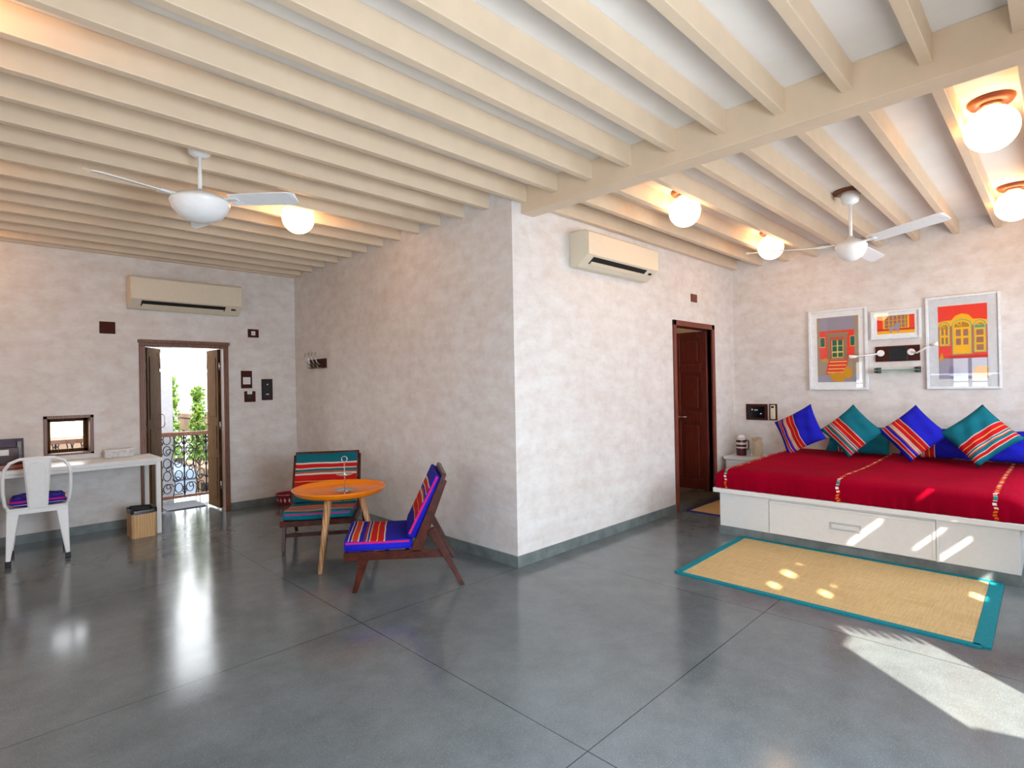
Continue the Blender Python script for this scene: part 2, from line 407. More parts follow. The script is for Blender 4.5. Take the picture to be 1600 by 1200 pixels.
# ------------------------------------------------------------------ bathroom door on the corner wall
d2 = thing('door_2', None, None, (2.93, 0, 0), kind='structure')
m = MB().box(2.445, 2.50, -.02, .12, .0, 2.09).box(3.36, 3.43, -.02, .12, .0, 2.09).box(2.445, 3.43, -.02, .12, 2.03, 2.09)
m.build('door_frame', FRAMEW, d2, bevel=.004)
MB().box(2.50, 3.36, -.05, .25, 0, .085).build('door_sill', STONED, d2, bevel=.004)
for hx, sgn in ((3.345, -1), (2.515, 1)):
    e = D.objects.new('door_leaf', None); COL.objects.link(e); e.parent = d2; e.empty_display_size = .05
    e.location = (hx-2.93, .04 if sgn < 0 else .13, 0); e.rotation_euler = (0, 0, math.radians(92 if sgn < 0 else 90))
    W = .42; q = MB().box(0, W, -.016, .016, .10, 2.02); q.build('leaf_panel', DOORW, e, False, .002)
    q = MB()
    for f in (-1, 1):
        y0, y1 = (.016, .028) if f > 0 else (-.028, -.016)
        q.box(0, .075, y0, y1, .10, 2.02).box(W-.075, W, y0, y1, .10, 2.02)
        for a, b in ((.10, .22), (.92, 1.04), (1.52, 1.62), (1.94, 2.02)): q.box(.075, W-.075, y0, y1, a, b)
    q.build('stile_frame', DOORW, e, False, .004)
    q = MB()
    for f in (-1, 1):
        y0, y1 = (.016, .024) if f > 0 else (-.024, -.016)
        for a, b in ((.27, .87), (1.09, 1.47), (1.66, 1.90)): q.box(.115, W-.115, y0, y1, a, b)
    q.build('raised_panel', DOORW, e, False, .006)
    q = MB()
    for f in (-1, 1): q.tube([(W-.05, f*.028, .98), (W-.05, f*.06, .98), (W-.06, f*.065, .98), (W-.17, f*.065, .98)], .008, 8).lathe([(0, 0), (.02, 0), (.02, .002), (0, .002)], (W-.05, f*.03, .965), 12)
    q.build('lever_handle', STEEL, e, False)

# ------------------------------------------------------------------ ceiling globe lights
def globe(x, y):
    g = thing('globe_light', '', 'ceiling light', (x, y, HC))
    MB().lathe([(0, 0), (.105, 0), (.108, -.012), (.095, -.03), (.06, -.03), (.055, -.022), (0, -.022)], seg=32).build('ceiling_rose', MAROON2, g, False)
    MB().lathe([(0, -.02), (.045, -.02), (.045, -.05), (0, -.05)], seg=20).build('neck', STEEL, g, False)
    MB().sphere((0, 0, -.165), .125, 32).build('globe_shade', BULB, g, False)
    return g
gs = [(1.17, -.83, 'glowing white globe light between the beams above the corner air conditioner'),
      (2.98, -.85, 'small glowing globe light behind the left blade tip of the right ceiling fan'),
      (1.10, -2.73, 'largest glowing globe light with brown ring, in the top right corner'),
      (3.08, -2.73, 'glowing globe light cut by the right picture edge below the largest globe'),
      (-1.07, 1.39, 'glowing globe light right of the left ceiling fan, its top hidden by a beam')]
g0 = globe(*gs[0][:2])
for i, (x, y, lb) in enumerate(gs):
    g = g0 if i == 0 else copy_tree(g0); g.location = (x, y, HC); g['label'] = lb; g['group'] = 'opal globe ceiling lights'
for (x, y) in ((-3.2, -.2), (-3.35, 3.6), (2.9, 1.2), (-3.5, 1.7), (-3.5, 2.65)):  # the two left-row globes are unseen extras added to warm the left walls
    g = copy_tree(g0); g.location = (x, y, HC); g['group'] = 'opal globe ceiling lights'; g['label'] = 'opal globe ceiling light inside the dark bathroom' if x > 0 else {3.6: 'opal globe ceiling light near the left end of the desk wall', 2.65: 'unseen opal globe added in the left row to warm the walls, second from the desk wall', 1.7: 'unseen opal globe added in the left row to warm the walls, third from the desk wall', -.2: 'opal globe ceiling light at the top left, its glow on the beams'}.get(y)

# ------------------------------------------------------------------ ceiling fans
def fan(x, y, hubz, rose, ang, label, R=.80, hubR=.115):
    t = thing('ceiling_fan', label, 'ceiling fan', (x, y, HC), 0, 'white ceiling fans')
    if rose: MB().lathe([(0, 0), (.12, 0), (.12, -.018), (0, -.018)], seg=32).build('mounting_disc', MAROON2, t, False)
    MB().lathe([(0, -.01), (.06, -.012), (.068, -.05), (.06, -.10), (.03, -.118), (.0, -.118)], seg=28).build('canopy', WMET, t, False)
    dz = hubz-HC
    MB().tube([(0, 0, -.1), (0, 0, dz+.07)], .012, 12).build('downrod', WMET, t, False)
    h = hubR
    MB().lathe([(0, .085), (.022, .082), (.03, .06), (.5*h, .055), (.8*h, .035), (h, .01), (h*1.02, 0), (h*.99, -.012), (.92*h, -.045), (.72*h, -.085), (.4*h, -.11), (.12*h, -.118), (0, -.119)], (0, 0, dz), 36).build('motor_housing', WMET, t, False)
    for k in range(3):
        a = ang+k*2*pi/3; c, s = math.cos(a), math.sin(a)
        def W(u, v, z): return (c*u-s*v, s*u+c*v, dz+z)
        q = MB(); q.add([W(.06, -.018, .015), W(.06, .018, .015), W(.24, .03, .008), W(.24, -.03, .008), W(.06, -.018, .021), W(.06, .018, .021), W(.24, .03, .014), W(.24, -.03, .014)],
                        [(3, 2, 1, 0), (4, 5, 6, 7), (0, 1, 5, 4), (1, 2, 6, 5), (2, 3, 7, 6), (3, 0, 4, 7)])
        br = q.build('blade_arm', WMET, t, False)
        q = MB(); vs = []; st = [(.19, .045), (.30, .056), (R*.7, .06), (R*.93, .062), (R*.985, .05), (R, .03)]
        for u, w in st:
            tw = -.016
            vs += [W(u, -w, .012-tw), W(u, w, .012+tw), W(u, w, .017+tw), W(u, -w, .017-tw)]
        fs = [(0, 1, 2, 3), tuple(range(len(vs)-4, len(vs)))[::-1]]
        for i in range(len(st)-1):
            b = i*4
            for j in range(4): fs.append((b+j, b+(j+1) % 4, b+4+(j+1) % 4, b+4+j))
        q.add(vs, fs); q.build('blade', WMET, t, False)
    return t
fan(2.19, -1.77, 2.50, True, math.radians(118), 'white three-blade ceiling fan on brown disc above the red bed')
fan(-1.97, .752, 2.565, False, math.radians(74), 'white ceiling fan with round motor above the left sitting area', .60, .165)

# ------------------------------------------------------------------ air conditioners
def ac(name_label, o, ux, uy, W, H, Dp):
    """o = left-bottom corner on wall; ux along wall, uy out of wall"""
    t = thing('air_conditioner', name_label, 'air conditioner', o, 0, 'split air conditioners')
    ux, uy, z = Vector(ux), Vector(uy), Vector((0, 0, 1)); o = Vector(o)
    def pr(poly, a, b, mb, mi=0): return mb.prism(poly, o+ux*a, uy, z, ux*(b-a), mi)
    prof = [(0, 0), (Dp*.42, 0), (Dp, .085), (Dp, H-.02), (Dp*.93, H), (0, H)]
    sl = lambda f, d: (Dp*(.42+.58*f)+d*.5, .085*f-d)
    pr(prof, 0, W, MB()).build('casing', ACW, t, bevel=.006)
    pr([(Dp, .085), (Dp+.012, .09), (Dp+.012, H-.02), (Dp, H-.02)], .006, W-.006, MB()).build('front_panel', ACW, t, bevel=.003)
    pr([sl(.38, .003), sl(.93, .003), sl(.93, -.004), sl(.38, -.004)], W*.09, W*.84, MB()).build('air_outlet', DARK, t)
    pr([sl(.40, .012), sl(.60, .010), sl(.60, .004), sl(.40, .004)], W*.10, W*.83, MB()).build('louvre', ACW, t)
    pr([sl(.6, .004), sl(.75, .004), sl(.75, -.002), sl(.6, -.002)], W*.90, W*.945, MB()).build('display', BLUEP, t)
    return t
ac('long cream air conditioner on the back wall above the balcony door', (-1.79, L2, 2.285), (1, 0, 0), (0, -1, 0), 1.085, .33, .20)
ac('cream air conditioner high on the corner wall left of the brown door', (.70, 0, 2.41), (1, 0, 0), (0, -1, 0), 1.13, .30, .19)

# ------------------------------------------------------------------ wall plates
def plate(name, label, cat, plane, c, w, h, mat=MAROON, th=.012):
    """plate on wall: plane 'L' (y=L2), 'C' (y=0), 'R' (x=L1); c=(along, z) centre"""
    a, z = c
    base = {'L': (a, L2, z-h/2), 'C': (a, 0, z-h/2), 'R': (L1, a, z-h/2)}[plane]
    t = thing(name, label, cat, base)
    wbox(plane, a-w/2, a+w/2, z-h/2, z+h/2, 0, th).build('back_plate', mat, t, bevel=.002)
    return t
def wbox(plane, a0, a1, z0, z1, d0, d1, mb=None):
    mb = mb or MB()
    if plane == 'L': return mb.box(a0, a1, L2-d1, L2-d0, z0, z1)
    if plane == 'C': return mb.box(a0, a1, -d1, -d0, z0, z1)
    return mb.box(L1-d1, L1-d0, a0, a1, z0, z1)
t = tag(wbox('L', -2.026, -1.893, 2.016, 2.139, 0, .012).build('cover_plate', MAROON, bevel=.002), 'blank dark brown square cover plate left of the left air conditioner', 'cover plate')
t = tag(wbox('C', 2.875, 3.01, 2.326, 2.416, 0, .012).build('cover_plate', plain('brown_plate', '6b2c18', .4), bevel=.002), 'small brown cover plate above the brown bathroom door', 'cover plate')
t = plate('light_switch', 'dark square switch plate with one white switch, up right of balcony door', 'switch', 'L', (-.515, 2.097), .125, .10)
wbox('L', -.54, -.495, 2.072, 2.122, .012, .016).build('rocker', WHITE, t)
wbox('L', -.524, -.511, 2.090, 2.104, .016, .018).build('switch_mark', STEEL, t)
t = plate('wall_sign', 'tall dark brown wooden plate with a pale printed card, right of balcony door', 'sign', 'L', (-.602, 1.537), .125, .21)
wbox('L', -.645, -.56, 1.48, 1.565, .012, .014).build('printed_card', WHITE, t)
q = MB()
for i in range(4): wbox('L', -.638, -.567, 1.493+i*.019, 1.498+i*.019, .014, .0145, q)
q.build('printed_lines', STEEL, t)
t = plate('key_card_holder', 'dark square plate with white card slot below the tall card plate', 'key card holder', 'L', (-.566, 1.331), .128, .13)
wbox('L', -.60, -.545, 1.36, 1.40, .012, .02).build('key_card', WHITE, t)
wbox('L', -.60, -.545, 1.31, 1.36, .012, .017).build('card_slot', BLUEP, t)
t = plate('switch_panel', 'tall black and maroon switch panel, rightmost plate beside the balcony door', 'switch panel', 'L', (-.362, 1.413), .130, .26)
wbox('L', -.42, -.315, 1.30, 1.53, .012, .015).build('glass_face', BLUEP, t)
for a, z in ((-.362, 1.475), (-.372, 1.355), (-.352, 1.355)): wbox('L', a-.007, a+.007, z-.006, z+.006, .015, .018).build('button_light', WHITE, t)
t = plate('switch_panel', 'wide black switch panel with maroon border above bedside table', 'switch panel', 'R', (-.277, 1.02), .262, .20)
wbox('R', -.375, -.175, .945, 1.09, .012, .015).build('glass_face', BLUEP, t)
for a, z in ((-.225, 1.05), (-.262, 1.045), (-.285, 1.045), (-.33, 1.0)): wbox('R', a-.008, a+.008, z-.007, z+.007, .015, .018).build('button_light', WHITE, t)
t = plate('remote_holder', 'narrow dark bracket holding a remote control beside the wide switch panel', 'remote holder', 'R', (-.475, 1.022), .094, .20, ROSE)
r = thing('remote_control', 'cream remote control hanging in the narrow wall bracket', 'remote control', (L1-.012, -.475, .935))
wbox('R', -.505, -.447, .935, 1.11, .012, .034).build('remote_body', CREAM, r, bevel=.01)
wbox('R', -.493, -.459, 1.075, 1.095, .034, .036).build('remote_screen', BLUEP, r)
# coat hooks on the wall that runs back from the corner
t = thing('hook_rack', 'small dark wooden coat rack with curved metal hooks left of the corner', 'hook rack', (0, 3.3, 1.65))
MB().box(-.02, 0, 3.09, 3.50, 1.655, 1.765).build('rack_board', MAROON, t, bevel=.003)
for y in (3.16, 3.25, 3.34, 3.43):
    MB().tube([(-.02, y, 1.70), (-.05, y, 1.69), (-.09, y, 1.72), (-.11, y+.01, 1.78), (-.10, y+.01, 1.84)], .006, 8).tube([(-.02, y, 1.68), (-.05, y, 1.655), (-.08, y, 1.66), (-.09, y, 1.69)], .005, 8).build('hook', STEEL, t)

# ------------------------------------------------------------------ desk, its chair and what stands on it
t = thing('desk', 'long narrow white desk against the back wall under the small window', 'desk', (-2.7, 3.68, 0))
MB().box(-3.9, -1.61, 3.395, 3.945, .715, .75).build('desktop', WHITE, t, bevel=.003)
MB().box(-3.88, -1.625, 3.41, 3.43, .685, .715).box(-3.88, -1.625, 3.905, 3.925, .685, .715).build('apron', WHITE, t, bevel=.002)
for x, y in ((-1.645, 3.42), (-1.645, 3.915), (-3.86, 3.42), (-3.86, 3.915)):
    MB().box(x-.02, x+.02, y-.02, y+.02, 0, .715).build('leg', WMET, t, bevel=.003)
t = thing('tissue_box', 'white patterned rectangular box on the right end of the desk', 'box', (-1.9, 3.83, .75))
MB().box(-2.02, -1.775, 3.79, 3.90, .75, .825).build('box_body', plain('silver_paper', 'c9c8c6', .4, 0, .5, .25, 25), t, bevel=.004)
MB().box(-2.024, -1.771, 3.786, 3.904, .822, .832).build('lid', WHITE, t, bevel=.003)
t = thing('serving_tray', 'brown wooden tray on the desk behind the white metal chair', 'tray', (-2.80, 3.65, .75))
MB().box(-2.97, -2.63, 3.50, 3.82, .752, .762).build('tray_base', ROSE, t)
MB().box(-2.97, -2.63, 3.50, 3.512, .762, .79).box(-2.97, -2.63, 3.808, 3.82, .762, .79).box(-2.97, -2.958, 3.512, 3.808, .762, .79).box(-2.642, -2.63, 3.512, 3.808, .762, .79).build('tray_rim', plain('red_lacquer', '8e3d22', .3), t)
t = thing('menu_stand', 'brown wooden block with a white card, standing in the desk tray', 'menu stand', (-2.76, 3.70, .762))
MB().box(-2.86, -2.67, 3.66, 3.76, .762, .93).build('wooden_block', ROSE, t, bevel=.004)
MB().box(-2.80, -2.735, 3.655, 3.66, .865, .915).build('card', WHITE, t)
t = thing('leaflet', 'dark purple leaflet leaning on the wall behind the wooden block', 'leaflet', (-2.72, 3.85, .762))
MB().bar((-2.71, 3.79, .762), (-2.71, 3.84, 1.0), .17, .008, side=(1, 0, 0)).build('cover_sheet', plain('purple_print', '3d3350', .4, 0, .5, .5, 20), t)
t = thing('snack_packet', 'slim grey and orange packet at the tray edge beside the purple leaflet', 'packet', (-2.645, 3.80, .762))
MB().box(-2.672, -2.645, 3.77, 3.80, .762, .83).build('packet_foot', plain('orange_card', 'b46d33', .5), t)
MB().box(-2.672, -2.645, 3.77, 3.80, .83, .975).build('packet_body', plain('grey_card', '8f8a88', .5, 0, .5, .3, 60), t)

# white metal chair (local: x width, +y forward towards the desk, origin at rear feet mid)
t = thing('metal_chair', 'white metal cafe chair at the desk with blue cushion', 'chair', (-2.585, 3.078, 0), math.radians(-4.5))
def leg(x0, y0, x1, y1):   # bottom -> top, flared sheet-metal leg
    q = MB(); q.bar((x0, y0, .045), (x1, y1, .455), .03, .028, .085, .05, side=(1, 0, 0)); o = q.build('leg', WMET, t, False, .006)
    MB().box(x0-.02, x0+.02, y0-.018, y0+.018, 0, .045).build('foot_cap', BLACK, o, False, .004)
for sx in (-1, 1):
    leg(sx*.19, 0, sx*.155, .045); leg(sx*.185, .42, sx*.155, .37)
seat = MB().box(-.20, .20, .0, .40, .448, .466); seat.build('seat', WMET, t, False, .01)
MB().box(-.19, .19, .004, .016, .415, .45).box(-.19, .19, .385, .397, .415, .45).box(-.19, -.178, .016, .385, .415, .45).box(.178, .19, .016, .385, .415, .45).build('seat_apron', WMET, t, False)
pts = [(-.175, .04, .43), (-.205, .0, .50), (-.215, -.02, .60), (-.215, -.03, .72), (-.205, -.035, .79), (-.17, -.04, .845), (-.11, -.043, .872), (0, -.045, .878), (.11, -.043, .872), (.17, -.04, .845), (.205, -.035, .79), (.215, -.03, .72), (.215, -.02, .60), (.205, 0, .50), (.175, .04, .43)]
MB().tube(pts, .0125, 12).build('back_hoop', WMET, t, False)
q = MB(); vs = []
for z, w, y in ((.455, .065, .008), (.60, .073, -.01), (.75, .083, -.03), (.868, .093, -.045)):
    for xx, yy in ((-w, y), (-w+.012, y-.012), (w-.012, y-.012), (w, y), (w-.012, y-.006), (-w+.012, y-.006)): vs.append((xx, yy, z))
fs = []
for i in range(3):
    for j in range(6): fs.append((i*6+j, i*6+(j+1) % 6, i*6+6+(j+1) % 6, i*6+6+j))
fs += [tuple(range(6))[::-1], tuple(range(18, 24))]
q.add(vs, fs).build('back_splat', WMET, t, False)
MB().tube([(-.045, -.005, .50), (-.052, -.028, .66), (-.055, -.043, .78), (-.04, -.052, .83), (0, -.055, .845), (.04, -.052, .83), (.055, -.043, .78), (.052, -.028, .66), (.045, -.005, .50)], .004, 6).build('pressed_rib', WMET, t, False)
cz = stripes('desk_cushion_stripes', 'Z', 0, .1, [(0, '201f9a'), (.18, 'e8d7e0'), (.24, '201f9a'), (.40, 'b9246f'), (.55, '201f9a'), (.72, '4b3bb0'), (.78, '201f9a')])
def pillow(w, d, h, n=18, p=4, mat=None, pinch=.04, sharp=.5):
    q = MB(); idx = {}; vs = []; fs = []
    for side in (1, -1):
        for i in range(n+1):
            for j in range(n+1):
                u, v = -1+2*i/n, -1+2*j/n
                if side == -1 and (i in (0, n) or j in (0, n)): idx[(side, i, j)] = idx[(1, i, j)]; continue
                t_ = ((1-abs(u)**p)*(1-abs(v)**p))**sharp
                k1 = 1-pinch*(1-abs(v)**2); k2 = 1-pinch*(1-abs(u)**2)
                wr = .012*h/.1*math.sin(7*u+3*v)*math.sin(5*v-2*u+1)*t_
                idx[(side, i, j)] = len(vs); vs.append((u*w/2*(k1 if abs(u) > .5 else 1-(1-k1)*abs(u)*2), v*d/2*(k2 if abs(v) > .5 else 1-(1-k2)*abs(v)*2), side*(h/2*t_)+wr))
    for side in (1, -1):
        for i in range(n):
            for j in range(n):
                f = [idx[(side, i, j)], idx[(side, i+1, j)], idx[(side, i+1, j+1)], idx[(side, i, j+1)]]
                fs.append(f if side == 1 else f[::-1])
    return q.add(vs, fs, 0, True)
c = tag(pillow(.38, .37, .075, 16, 6, sharp=.35).build('seat_cushion', cz, None, False), 'blue seat cushion with pink stripes lying on the white metal chair', 'cushion')
c.location = (-2.57, 3.268, .505); c.rotation_euler = (0, 0, math.radians(-4.5))
# material is measured from the cushion's own centre
for nd in cz.node_tree.nodes:
    if nd.type == 'MATH' and nd.operation == 'ADD' and abs(nd.inputs[1].default_value) < 1e-9 and not nd.inputs[1].is_linked: nd.inputs[1].default_value = .038

# waste bin
t = thing('waste_bin', 'light wooden waste bin with black liner under the right end of the desk', 'bin', (-1.785, 3.44, 0))
def rrect(x0, x1, y0, y1, r, n=5):
    o = []
    for cx, cy, a in ((x1-r, y1-r, 0), (x0+r, y1-r, 90), (x0+r, y0+r, 180), (x1-r, y0+r, 270)):
        for i in range(n+1): b = math.radians(a+90*i/n); o.append((cx+r*math.cos(b), cy+r*math.sin(b)))
    return o
o_ = rrect(-.105, .105, -.12, .12, .03); i_ = rrect(-.097, .097, -.112, .112, .026); n = len(o_)
vs = [(x, y, 0) for x, y in o_]+[(x*1.03, y*1.03, .255) for x, y in o_]+[(x*1.03, y*1.03, .255) for x, y in i_]+[(x, y, .01) for x, y in i_]
fs = [tuple(range(n))[::-1], tuple(range(3*n, 4*n))]+[(k*n+i, k*n+(i+1) % n, (k+1)*n+(i+1) % n, (k+1)*n+i) for k in range(3) for i in range(n)]
MB().add(vs, fs).build('bin_body', BIN, t, False)
vs = []
for s_, z, wv in ((1.045, .232, .006), (1.05, .262, .004), (1.0, .275, .006), (.9, .262, .01), (.8, .16, .01), (.6, .05, .0)):
    vs += [(x*s_, y*s_, z+wv*math.sin(i*1.9+s_*9)) for i, (x, y) in enumerate(o_)]
fs = [tuple(range(5*n, 6*n))]+[(k*n+i, k*n+(i+1) % n, (k+1)*n+(i+1) % n, (k+1)*n+i) for k in range(5) for i in range(n)]
q = MB().add(vs, fs, 0, True); q.build('bin_liner', plain('black_bag', '141519', .3), t, False)

# ------------------------------------------------------------------ the two low slatted chairs
def pal(base, seat):
    R1, R2, Y, W_, P = 'c81a18', 'd8402a', 'e8b95a', 'd9c9b8', '8a2a48'
    b = base
    if seat == 'back':
        L = [(0, b), (.30, Y), (.32, R1), (.43, Y), (.445, R1), (.565, W_), (.60, 'a8553a'), (.635, b), (.68, W_), (.70, R1), (.78, W_), (.81, b), (.90, P if False else b)]
    else:
        L = [(0, b), (.10, W_), (.115, b), (.15, Y), (.17, R2), (.25, W_), (.27, b), (.34, P), (.385, W_), (.40, b), (.43, Y), (.45, R1), (.55, Y), (.565, R1), (.66, W_), (.68, b)]
    return L
def low_chair(label, loc, rz, base, basemat, stretcher):
    t = thing('low_lounge_chair', label, 'chair', loc, rz)
    SM = stripes('seat_weave_'+base, 'Y', 0, 1, [(0, base), (1, base)]); 
    SM = stripes('seat_weave_'+base, 'Y', -.09, .34, pal(base, 'seat')); BM = stripes('back_weave_'+base, 'Z', .33, .78, pal(base, 'back'))
    X = .30
    fr = 'side_rail'
    for sx in (-1, 1):
        x = sx*X
        MB().prism([(-.075, .222), (.62, .200), (.60, .262), (-.070, .276)], (x-.014, 0, 0), (0, 1, 0), (0, 0, 1), (.028, 0, 0)).build('side_rail', ROSE, t, False, .003)
        MB().prism([(-.020, 0), (.012, 0), (.095, .222), (.030, .224)], (x-.014, 0, 0), (0, 1, 0), (0, 0, 1), (.028, 0, 0)).build('leg', ROSE, t, False, .003)
        MB().prism([(.722, 0), (.752, 0), (.640, .235), (.545, .42), (.50, .39)], (x-.0145+sx*.028, 0, 0), (0, 1, 0), (0, 0, 1), (.028, 0, 0)).build('leg', ROSE, t, False, .003)
        MB().prism([(.375, .25), (.455, .25), (.640, .735), (.600, .765)], (x-.014, 0, 0), (0, 1, 0), (0, 0, 1), (.028, 0, 0)).build('back_post', ROSE, t, False, .003)
    MB().bar((-X, .612, .752), (X, .612, .752), .03, .075, side=(0, .93, -.37)).build('top_rail', ROSE, t, False, .003)
    q = MB()
    for (u, z) in ((.45, .40), (.50, .52), (.55, .64)): q.bar((-X, u, z), (X, u, z), .05, .014, side=(0, .37, .93))
    q.build('back_slat', ROSE, t, False, .002)
    q = MB().box(-X, X, -.075, -.05, .225, .272).box(-X, X, .05, .08, .245, .268).box(-X, X, .20, .23, .243, .266).box(-X, X, .34, .37, .24, .262)
    q.build('seat_slat', ROSE, t, False, .002)
    if stretcher: MB().box(-X+.01, X-.01, .03, .055, .11, .14).build('stretcher', ROSE, t, False, .002)
    # cushions
    def slab(prof, hw, top, nx=10):
        """rounded soft slab: prof in (y,z) closed loop, width 2*hw"""
        q = MB(); vs = []; n = len(prof)
        xs = [-hw, -hw+.008, -hw+.03]+[-hw+.03+(2*hw-.06)*k/nx for k in range(1, nx)]+[hw-.03, hw-.008, hw]
        cy = sum(p[0] for p in prof)/n; cz_ = sum(p[1] for p in prof)/n
        for x in xs:
            e = min(abs(x+hw), abs(x-hw)); s_ = .90 if e < .001 else (.975 if e < .01 else 1)
            for i, (y, z) in enumerate(prof):
                dy, dz_ = y-cy, z-cz_; L = math.hypot(dy, dz_); k = 1-(1-s_)*.05/L*1.4
                sag = .004*math.sin(x*13+y*9)
                vs.append((x, cy+dy*k, cz_+dz_*k+sag))
        fs = [tuple(range(n))[::-1], tuple(range(len(vs)-n, len(vs)))]
        for i in range(len(xs)-1):
            for j in range(n): fs.append((i*n+j, i*n+(j+1) % n, (i+1)*n+(j+1) % n, (i+1)*n+j))
        q.add(vs, fs, 0, True)
        for k_, f in enumerate(q.f):
            a, b, c_ = q.v[f[0]], q.v[f[1]], q.v[f[2]]; nn = (b-a).cross(c_-a)
            if len(f) > 4 or (nn.length > 0 and abs(nn.normalized().x) > .6): q.mi[k_] = 1
            elif top == 'seat' and nn.length > 0 and abs(nn.normalized().z) < .6: q.mi[k_] = 1
        return q
    def rloop(pts, r=.018, k=3):
        out = []; n = len(pts)
        for i in range(n):
            p = Vector(pts[i]); a = (Vector(pts[i-1])-p).normalized(); b = (Vector(pts[(i+1) % n])-p).normalized()
            for s_ in range(k+1):
                f = s_/k; out.append(tuple(p+a*r*(1-f)**2+b*r*f**2))
        # add edge mid points
        return out
    sl = rloop([(-.072, .278), (.40, .270), (.385, .338), (.16, .346), (-.074, .352)])
    sc_ = slab(sl, .288, 'seat').build('seat_cushion', [SM, basemat], t, False)
    bl = rloop([(.352, .345), (.425, .335), (.612, .745), (.565, .785)])
    bc_ = slab(bl, .284, 'back').build('back_cushion', [BM, basemat], t, False)
    for sx in (-1, 1):
        MB().bar((sx*.2875, -.062, .335), (sx*.2875, .37, .325), .004, .014, side=(1, 0, 0)).build('pink_piping', PINK, sc_, False)
        MB().bar((sx*.2835, .372, .372), (sx*.2835, .575, .765), .004, .016, side=(1, 0, 0)).build('pink_piping', PINK, bc_, False)
    MB().box(-.27, .27, -.0755, -.0715, .322, .334).build('pink_piping', PINK, sc_, False)
    for sx in (-1, 1): MB().tube([(sx*.15, .43, .34), (sx*.15, .46, .31), (sx*.15, .455, .25), (sx*.15, .47, .22)], .006, 6).build('tie_ribbon', basemat, bc_, False)
    return t
e_ = (.832, -.555); nrm = (.555, .832)
low_chair('low rosewood lounge chair with blue striped cushions, seen from the side', (-1.131+nrm[0]*.315, .456+nrm[1]*.315, 0), math.atan2(e_[1], e_[0])-pi/2, '2020a8', BLUEF, False)
bt = (.56, .83); wt = (.83, -.56)
low_chair('low lounge chair with teal striped cushions behind the orange table', (-1.076+wt[0]*.315, 1.82+wt[1]*.315, 0), math.atan2(bt[1], bt[0])-pi/2, '0d6470', TEALF, True)

# ------------------------------------------------------------------ orange tray table and tier stand
t = thing('round_table', 'round orange tray table on three pale wooden legs', 'table', (-.87, 1.15, 0))
MB().lathe([(0, .560), (.30, .560), (.335, .572), (.362, .605), (.366, .612), (.358, .613), (.335, .590), (.305, .577), (0, .574)], seg=64).build('tray_top', ORANGE, t, False)
MB().lathe([(0, .540), (.13, .540), (.13, .5605), (0, .5605)], seg=24).build('under_plate', TAN, t, False)
for fx, fy in ((-1.115, 1.014), (-.867-.02, 1.423), (-.62, 1.02)):
    dx, dy = fx+.87, fy-1.15; L = math.hypot(dx, dy)
    MB().tube([(dx, dy, 0), (dx/L*.16, dy/L*.16, .56)], [.017, .027], 14).build('leg', TAN, t, False)
t = thing('cake_stand', 'two-tier silver serving stand with ring handle on the orange table', 'serving stand', (-.885, 1.04, .574))
for a in range(3): MB().sphere((.04*math.cos(a*2.1), .04*math.sin(a*2.1), .009), .009, 10).build('foot', CHROME, t, False)
MB().lathe([(0, .020), (.06, .020), (.082, .030), (.084, .033), (.06, .024), (0, .024)], seg=36).build('lower_plate', CHROME, t, False)
MB().lathe([(0, .145), (.045, .145), (.062, .153), (.063, .156), (.045, .149), (0, .149)], seg=36).build('upper_plate', CHROME, t, False)
MB().tube([(0, 0, .01), (0, 0, .25)], .004, 8).build('rod', CHROME, t, False)
MB().tube([(r_.x*.022*math.cos(a), r_.y*.022*math.cos(a), .272+.022*math.sin(a)) for a in [k*2*pi/20 for k in range(20)]], .003, 8, closed=True).build('ring_handle', CHROME, t, False)
# patterned basket
bas = NT('red_basket_with_white_motifs').set(.7)
co = bas.coord(); s_ = bas.n('ShaderNodeSeparateXYZ'); bas.l(co, s_.inputs[0])
ang = bas.math('ARCTAN2', s_.outputs[1], s_.outputs[0]); wv = bas.math('SINE', bas.math('MULTIPLY', ang, 16)); zz = bas.math('ABSOLUTE', bas.math('ADD', s_.outputs[2], -.065))
fl = bas.math('GREATER_THAN', bas.math('ADD', wv, bas.math('MULTIPLY', zz, -40)), -.1); rim = bas.math('GREATER_THAN', zz, .052)
bas.l(bas.mix(bas.math('MAXIMUM', fl, 0), lin('8e1c33'), lin('e6d8d0')), bas.b.inputs['Base Color'])
t = thing('round_basket', 'round dark red basket with white motifs behind the teal chair', 'basket', (-.19, 3.785, 0))
MB().lathe([(0, 0), (.11, 0), (.125, .02), (.145, .12), (.15, .128), (.142, .128), (.135, .115), (.118, .02), (0, .012)], seg=40).build('basket_body', bas.m, t, False)
MB().tube([(.147*math.cos(a), .147*math.sin(a), .129) for a in [k*2*pi/40 for k in range(40)]], .006, 8, closed=True).build('basket_rim', plain('pink_rim', 'c77b86', .6), t, False)

